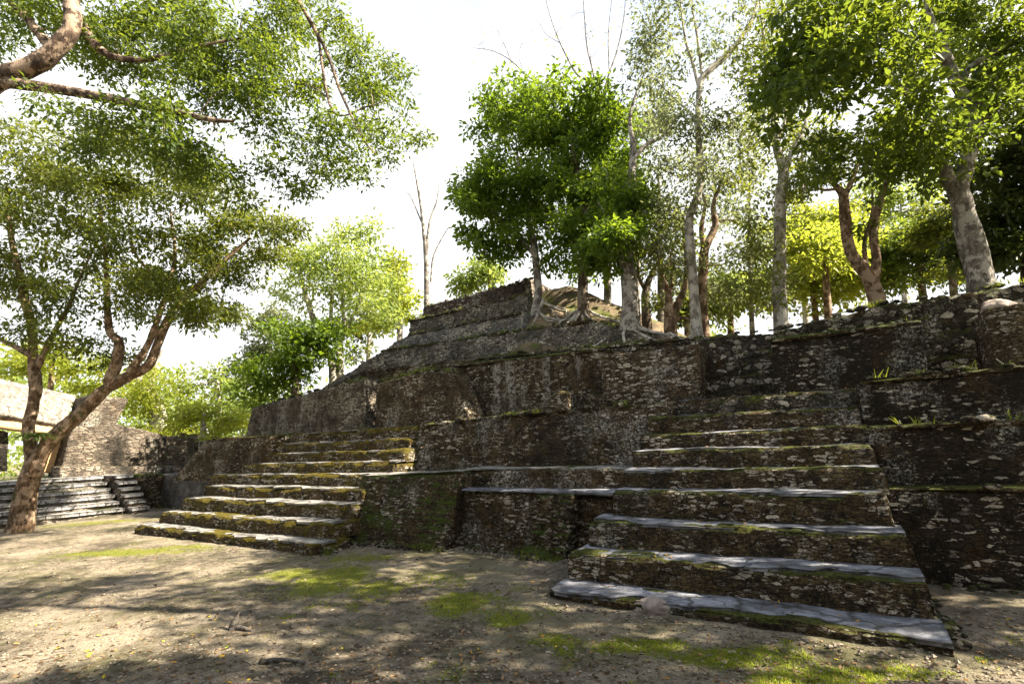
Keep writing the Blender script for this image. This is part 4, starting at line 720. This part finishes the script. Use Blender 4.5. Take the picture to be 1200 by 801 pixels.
P = np.concatenate(P); v = leaves(P, .036); mk('fallen_leaves', v, np.arange(len(v)).reshape(-1, 6), M['litter'], None, None, False, {'tint': g.random(len(P))**2.0}); tag(bpy.data.objects['fallen_leaves'], 'brown and yellow fallen leaves scattered over the plaza and treads', 'leaves', None, 'stuff')
P = on_ground(7000); P2 = []
for (x0, y0, x1, y1, n) in ((-4.8, 1.45, -2.5, 1.62, 260), (-2.6, 1.75, -.7, 1.5, 260), (3.45, 1.9, 8, 1.9, 300), (0, -.08, 3.3, -.08, 160), (-10.2, .37, -4.2, .37, 200), (-4.2, .4, -4.2, 1.5, 120)):
    k = g.random(n); P2.append(np.stack([x0+(x1-x0)*k+g.normal(size=n)*.05, y0+(y1-y0)*k-np.abs(g.normal(size=n))*.10, np.zeros(n)], 1))
P2 = np.concatenate(P2); sz = np.concatenate([.006+.012*g.random(len(P))**2, .008+.016*g.random(len(P2))**2]); P = np.concatenate([P, P2])
o8 = np.array([[1, 0, 0], [0, 1, 0], [-1, 0, 0], [0, -1, 0], [0, 0, 1], [0, 0, -1]], float); f8 = np.array([[0, 1, 4], [1, 2, 4], [2, 3, 4], [3, 0, 4], [1, 0, 5], [2, 1, 5], [3, 2, 5], [0, 3, 5]])
v = P[:, None]+o8[None]*(1+.35*g.normal(size=(len(P), 6, 1)))*sz[:, None, None]*np.array([1.2, 1, .6]); v[:, :, 2] += sz[:, None]*.3
f = (f8[None]+6*np.arange(len(P))[:, None, None]).reshape(-1, 3); M['pebble'] = mat_flat('pebbles', (.07, .055, .04), (.30, .25, .19), 14)
tag(mk('pebbles', v.reshape(-1, 3), f, M['pebble'], None, None, False), 'loose gravel and crumbs of stone on the plaza', 'gravel', None, 'stuff')
P = on_ground(46000); me = bpy.data.objects['ground'].data
gx = np.array([[-.0, 0]]); pts = [(390, 680, .6, .6), (345, 672, .5, .3), (440, 690, .5, .35), (540, 705, .42, .28), (597, 722, .24, .16), (520, 680, .5, .3), (655, 750, .3, .12), (760, 755, .45, .12), (850, 768, .45, .12), (940, 795, .35, .12), (1010, 790, .5, .1), (150, 648, 1.6, .28), (210, 642, .9, .2), (420, 655, .8, .3), (120, 612, 2.4, .35)]
den = np.zeros(len(P))
for (u, v_, rx, ry) in pts:
    q = P-onz(u, v_); den = np.maximum(den, np.exp(-((q@_r0)/rx)**2-((q@_y0)/(ry*1.6))**2))
q0 = P*[1, 1, 0]; den = den*.75+.35*vn(q0, 3.5, 31)+.18*vn(q0, 9, 33)+.04
P = P[den > .34+.25*g.random(len(P))]; P = np.repeat(P, 5, axis=0)+np.concatenate([g.normal(size=(len(P)*5, 2))*.018, np.zeros((len(P)*5, 1))], 1); n = len(P)
h = (.008+.018*g.random(n))[:, None]; d = np.stack([g.normal(size=n)*.6, g.normal(size=n)*.6, np.ones(n)], 1); a = g.random(n)*6.283; w_ = np.stack([np.cos(a), np.sin(a), 0*a], 1)*.004
v = np.stack([P-w_, P+w_, P+d*h], 1).reshape(-1, 3); tag(mk('ground_moss', v, np.arange(n*3).reshape(-1, 3), M['leaf_yellow'], None, None, False, {'tint': g.random(n)*.7}), 'short bright moss and grass shoots in patches on the plaza', 'moss', None, 'stuff')
# twigs
mb = MB(); P = on_ground(170)
for p in P:
    a = g.random()*6.283; l = .05+.16*g.random(); q = [p+np.array([math.cos(a)*l*k, math.sin(a)*l*k, .008+.012*math.sin(3*k+a)]) for k in (0, .35, .7, 1)]; tube(mb, smooth_line(q, 6), np.full(len(smooth_line(q, 6)), .003), 4)
o = mb.build('twigs', M['deadwood']); tag(o, 'thin dry twigs strewn over the plaza', 'twigs', None, 'stuff')
forest('forest_backdrop', 'leafy forest seen between the trunks beyond the crest on the right', 15000, [(-14, 34), (-2, 30), (9, 27), (20, 20), (28, 8)], 8.5, .26, 'leaf_olive', 205, 5, 1.5)
forest('forest_backdrop', 'leafy forest seen beyond the left building and the pyramid foot', 16000, [(-42, -6), (-38, 6), (-30, 18), (-22, 28)], 7.5, .26, 'leaf_bright', 207, 5, 1.5)
c = onz(274, 738); st_ = thing('root_stump', c, 'small grey pointed stump with a broken root on the plaza', 'stump'); mb = MB()
tube(mb, smooth_line([c+[0, 0, -.05], c+[.0, 0, .05], c+[.02, .01, .12], c+[.045, .01, .17]], 12), np.linspace(.045, .006, 13)[:len(smooth_line([c]*4, 12))], 8, .35, 3)
mb.build('stub', M['deadwood'], st_); mb = MB(); q = smooth_line([c+[.02, -.02, .0], c+[.10, .0, .035], c+[.2, .01, .03], c+[.3, .06, -.01]], 14); tube(mb, q, np.linspace(.04, .012, len(q)), 8, .35, 5); mb.build('root', M['deadwood'], st_)
c = onz(322, 777); mb = MB(); q = smooth_line([c-_r0*.12+[0, 0, .012], c+[0, 0, .025], c+_r0*.1+[0, 0, .022], c+_r0*.24-_y0*.02+[0, 0, .005]], 14); tube(mb, q, np.linspace(.02, .012, len(q)), 8, .3, 7); tag(mb.build('dead_branch', M['deadwood']), 'short dark broken branch lying on the foreground dirt', 'branch')

# loose stones and weeds where walls meet the ground, on ledges and wall tops
def along(lines, n):
    out = []
    for L in lines:
        L = np.asarray(L, float); l = np.concatenate([[0], np.cumsum(np.linalg.norm(np.diff(L, axis=0), axis=1))]); t = g.random(int(n*l[-1]))*l[-1]
        out.append(np.stack([np.interp(t, l, L[:, k]) for k in range(3)], 1))
    return np.concatenate(out)
bases = [[(-4.85, 1.33, 0), (-2.5, 1.45, 0)], [(-2.5, 1.72, 0), (-1.2, 1.66, 0)], [(-1.2, 1.42, 0), (-.4, 1.40, 0)], [(3.5, 1.9, 0), (8, 1.92, 0)], [(-4.12, .5, 0), (-4.5, 1.4, 0)], [(3.37, .1, 0), (3.2, 1.9, 0)], [(-16.5, 3.4, 0), (-12, 3.4, 0)]]
tops = [[ond(u, v, d)+[0, .12, .03] for u, v in pts] for pts, d in (([(560, 420), (690, 408), (812, 396)], 5.2), ([(477, 393), (560, 376), (614, 365)], 7.0), ([(480, 376), (560, 358), (618, 345)], 7.75), ([(445, 411), (600, 389), (690, 376), (765, 394)], 6.15), ([(496, 359), (560, 343), (622, 326)], 8.3), ([(800, 398), (905, 388), (1035, 357), (1200, 331)], 5.25), ([(902, 398), (990, 388), (1080, 376)], 4.05), ([(441, 449), (500, 434), (531, 437)], 3.95), ([(296, 478), (345, 464), (427, 444)], 4.15))]
ledges = [[(-4.5, 3.15, 2.02), (0, 3.15, 2.11)], [(3.2, 2.95, 2.2), (6, 2.98, 2.22)], [(3.2, 2.42, 1.6), (6, 2.46, 1.62)], [(3.2, 2.0, .94), (6, 2.02, .96)], [(-12, 3.9, 1.98), (-4.6, 3.9, 2.02)], [(-4.0, 3.9, 2.08), (-.5, 3.9, 2.1)]]
P = np.concatenate([along(bases, 16)+np.stack([g.normal(size=1)*0+0, [0], [0]], 1), along(tops, 9), along(ledges, 6)]); P[:, :2] += g.normal(size=(len(P), 2))*.05
mb = MB()
for i, p in enumerate(P):
    r = .018+.055*g.random()**2.5; v, f = lump(p+[0, 0, r*.25], (r*1.3, r, r*.7), i, 10); mb.add(v, f)
tag(mb.build('loose_stones', M['rubble']), 'small loose stones fallen along the wall feet and ledges', 'stones', None, 'stuff')
P = np.concatenate([along(bases, 22), along(tops, 20), along(ledges[:1]+ledges[4:], 14), along(ledges[1:4], 5)]); P = P[vn(P, 1.1, 88) > -.1]; P[:, :2] += g.normal(size=(len(P), 2))*.03; P = np.repeat(P, 9, axis=0); P[:, :2] += g.normal(size=(len(P), 2))*.02; n = len(P)
h = (.03+.09*g.random(n)**2)[:, None]; d = np.stack([g.normal(size=n)*.55, g.normal(size=n)*.55, np.ones(n)], 1); a = g.random(n)*6.283; w_ = np.stack([np.cos(a), np.sin(a), 0*a], 1)*.007
tag(mk('weeds', np.stack([P-w_, P+w_, P+d*h+w_*.6, P+d*h-w_*.2], 1).reshape(-1, 3), np.arange(n*4).reshape(-1, 4), M['leaf_olive'], None, None, False, {'tint': g.random(n)}), 'little weeds and grass tufts on the ledges and wall feet', 'weeds', None, 'stuff')
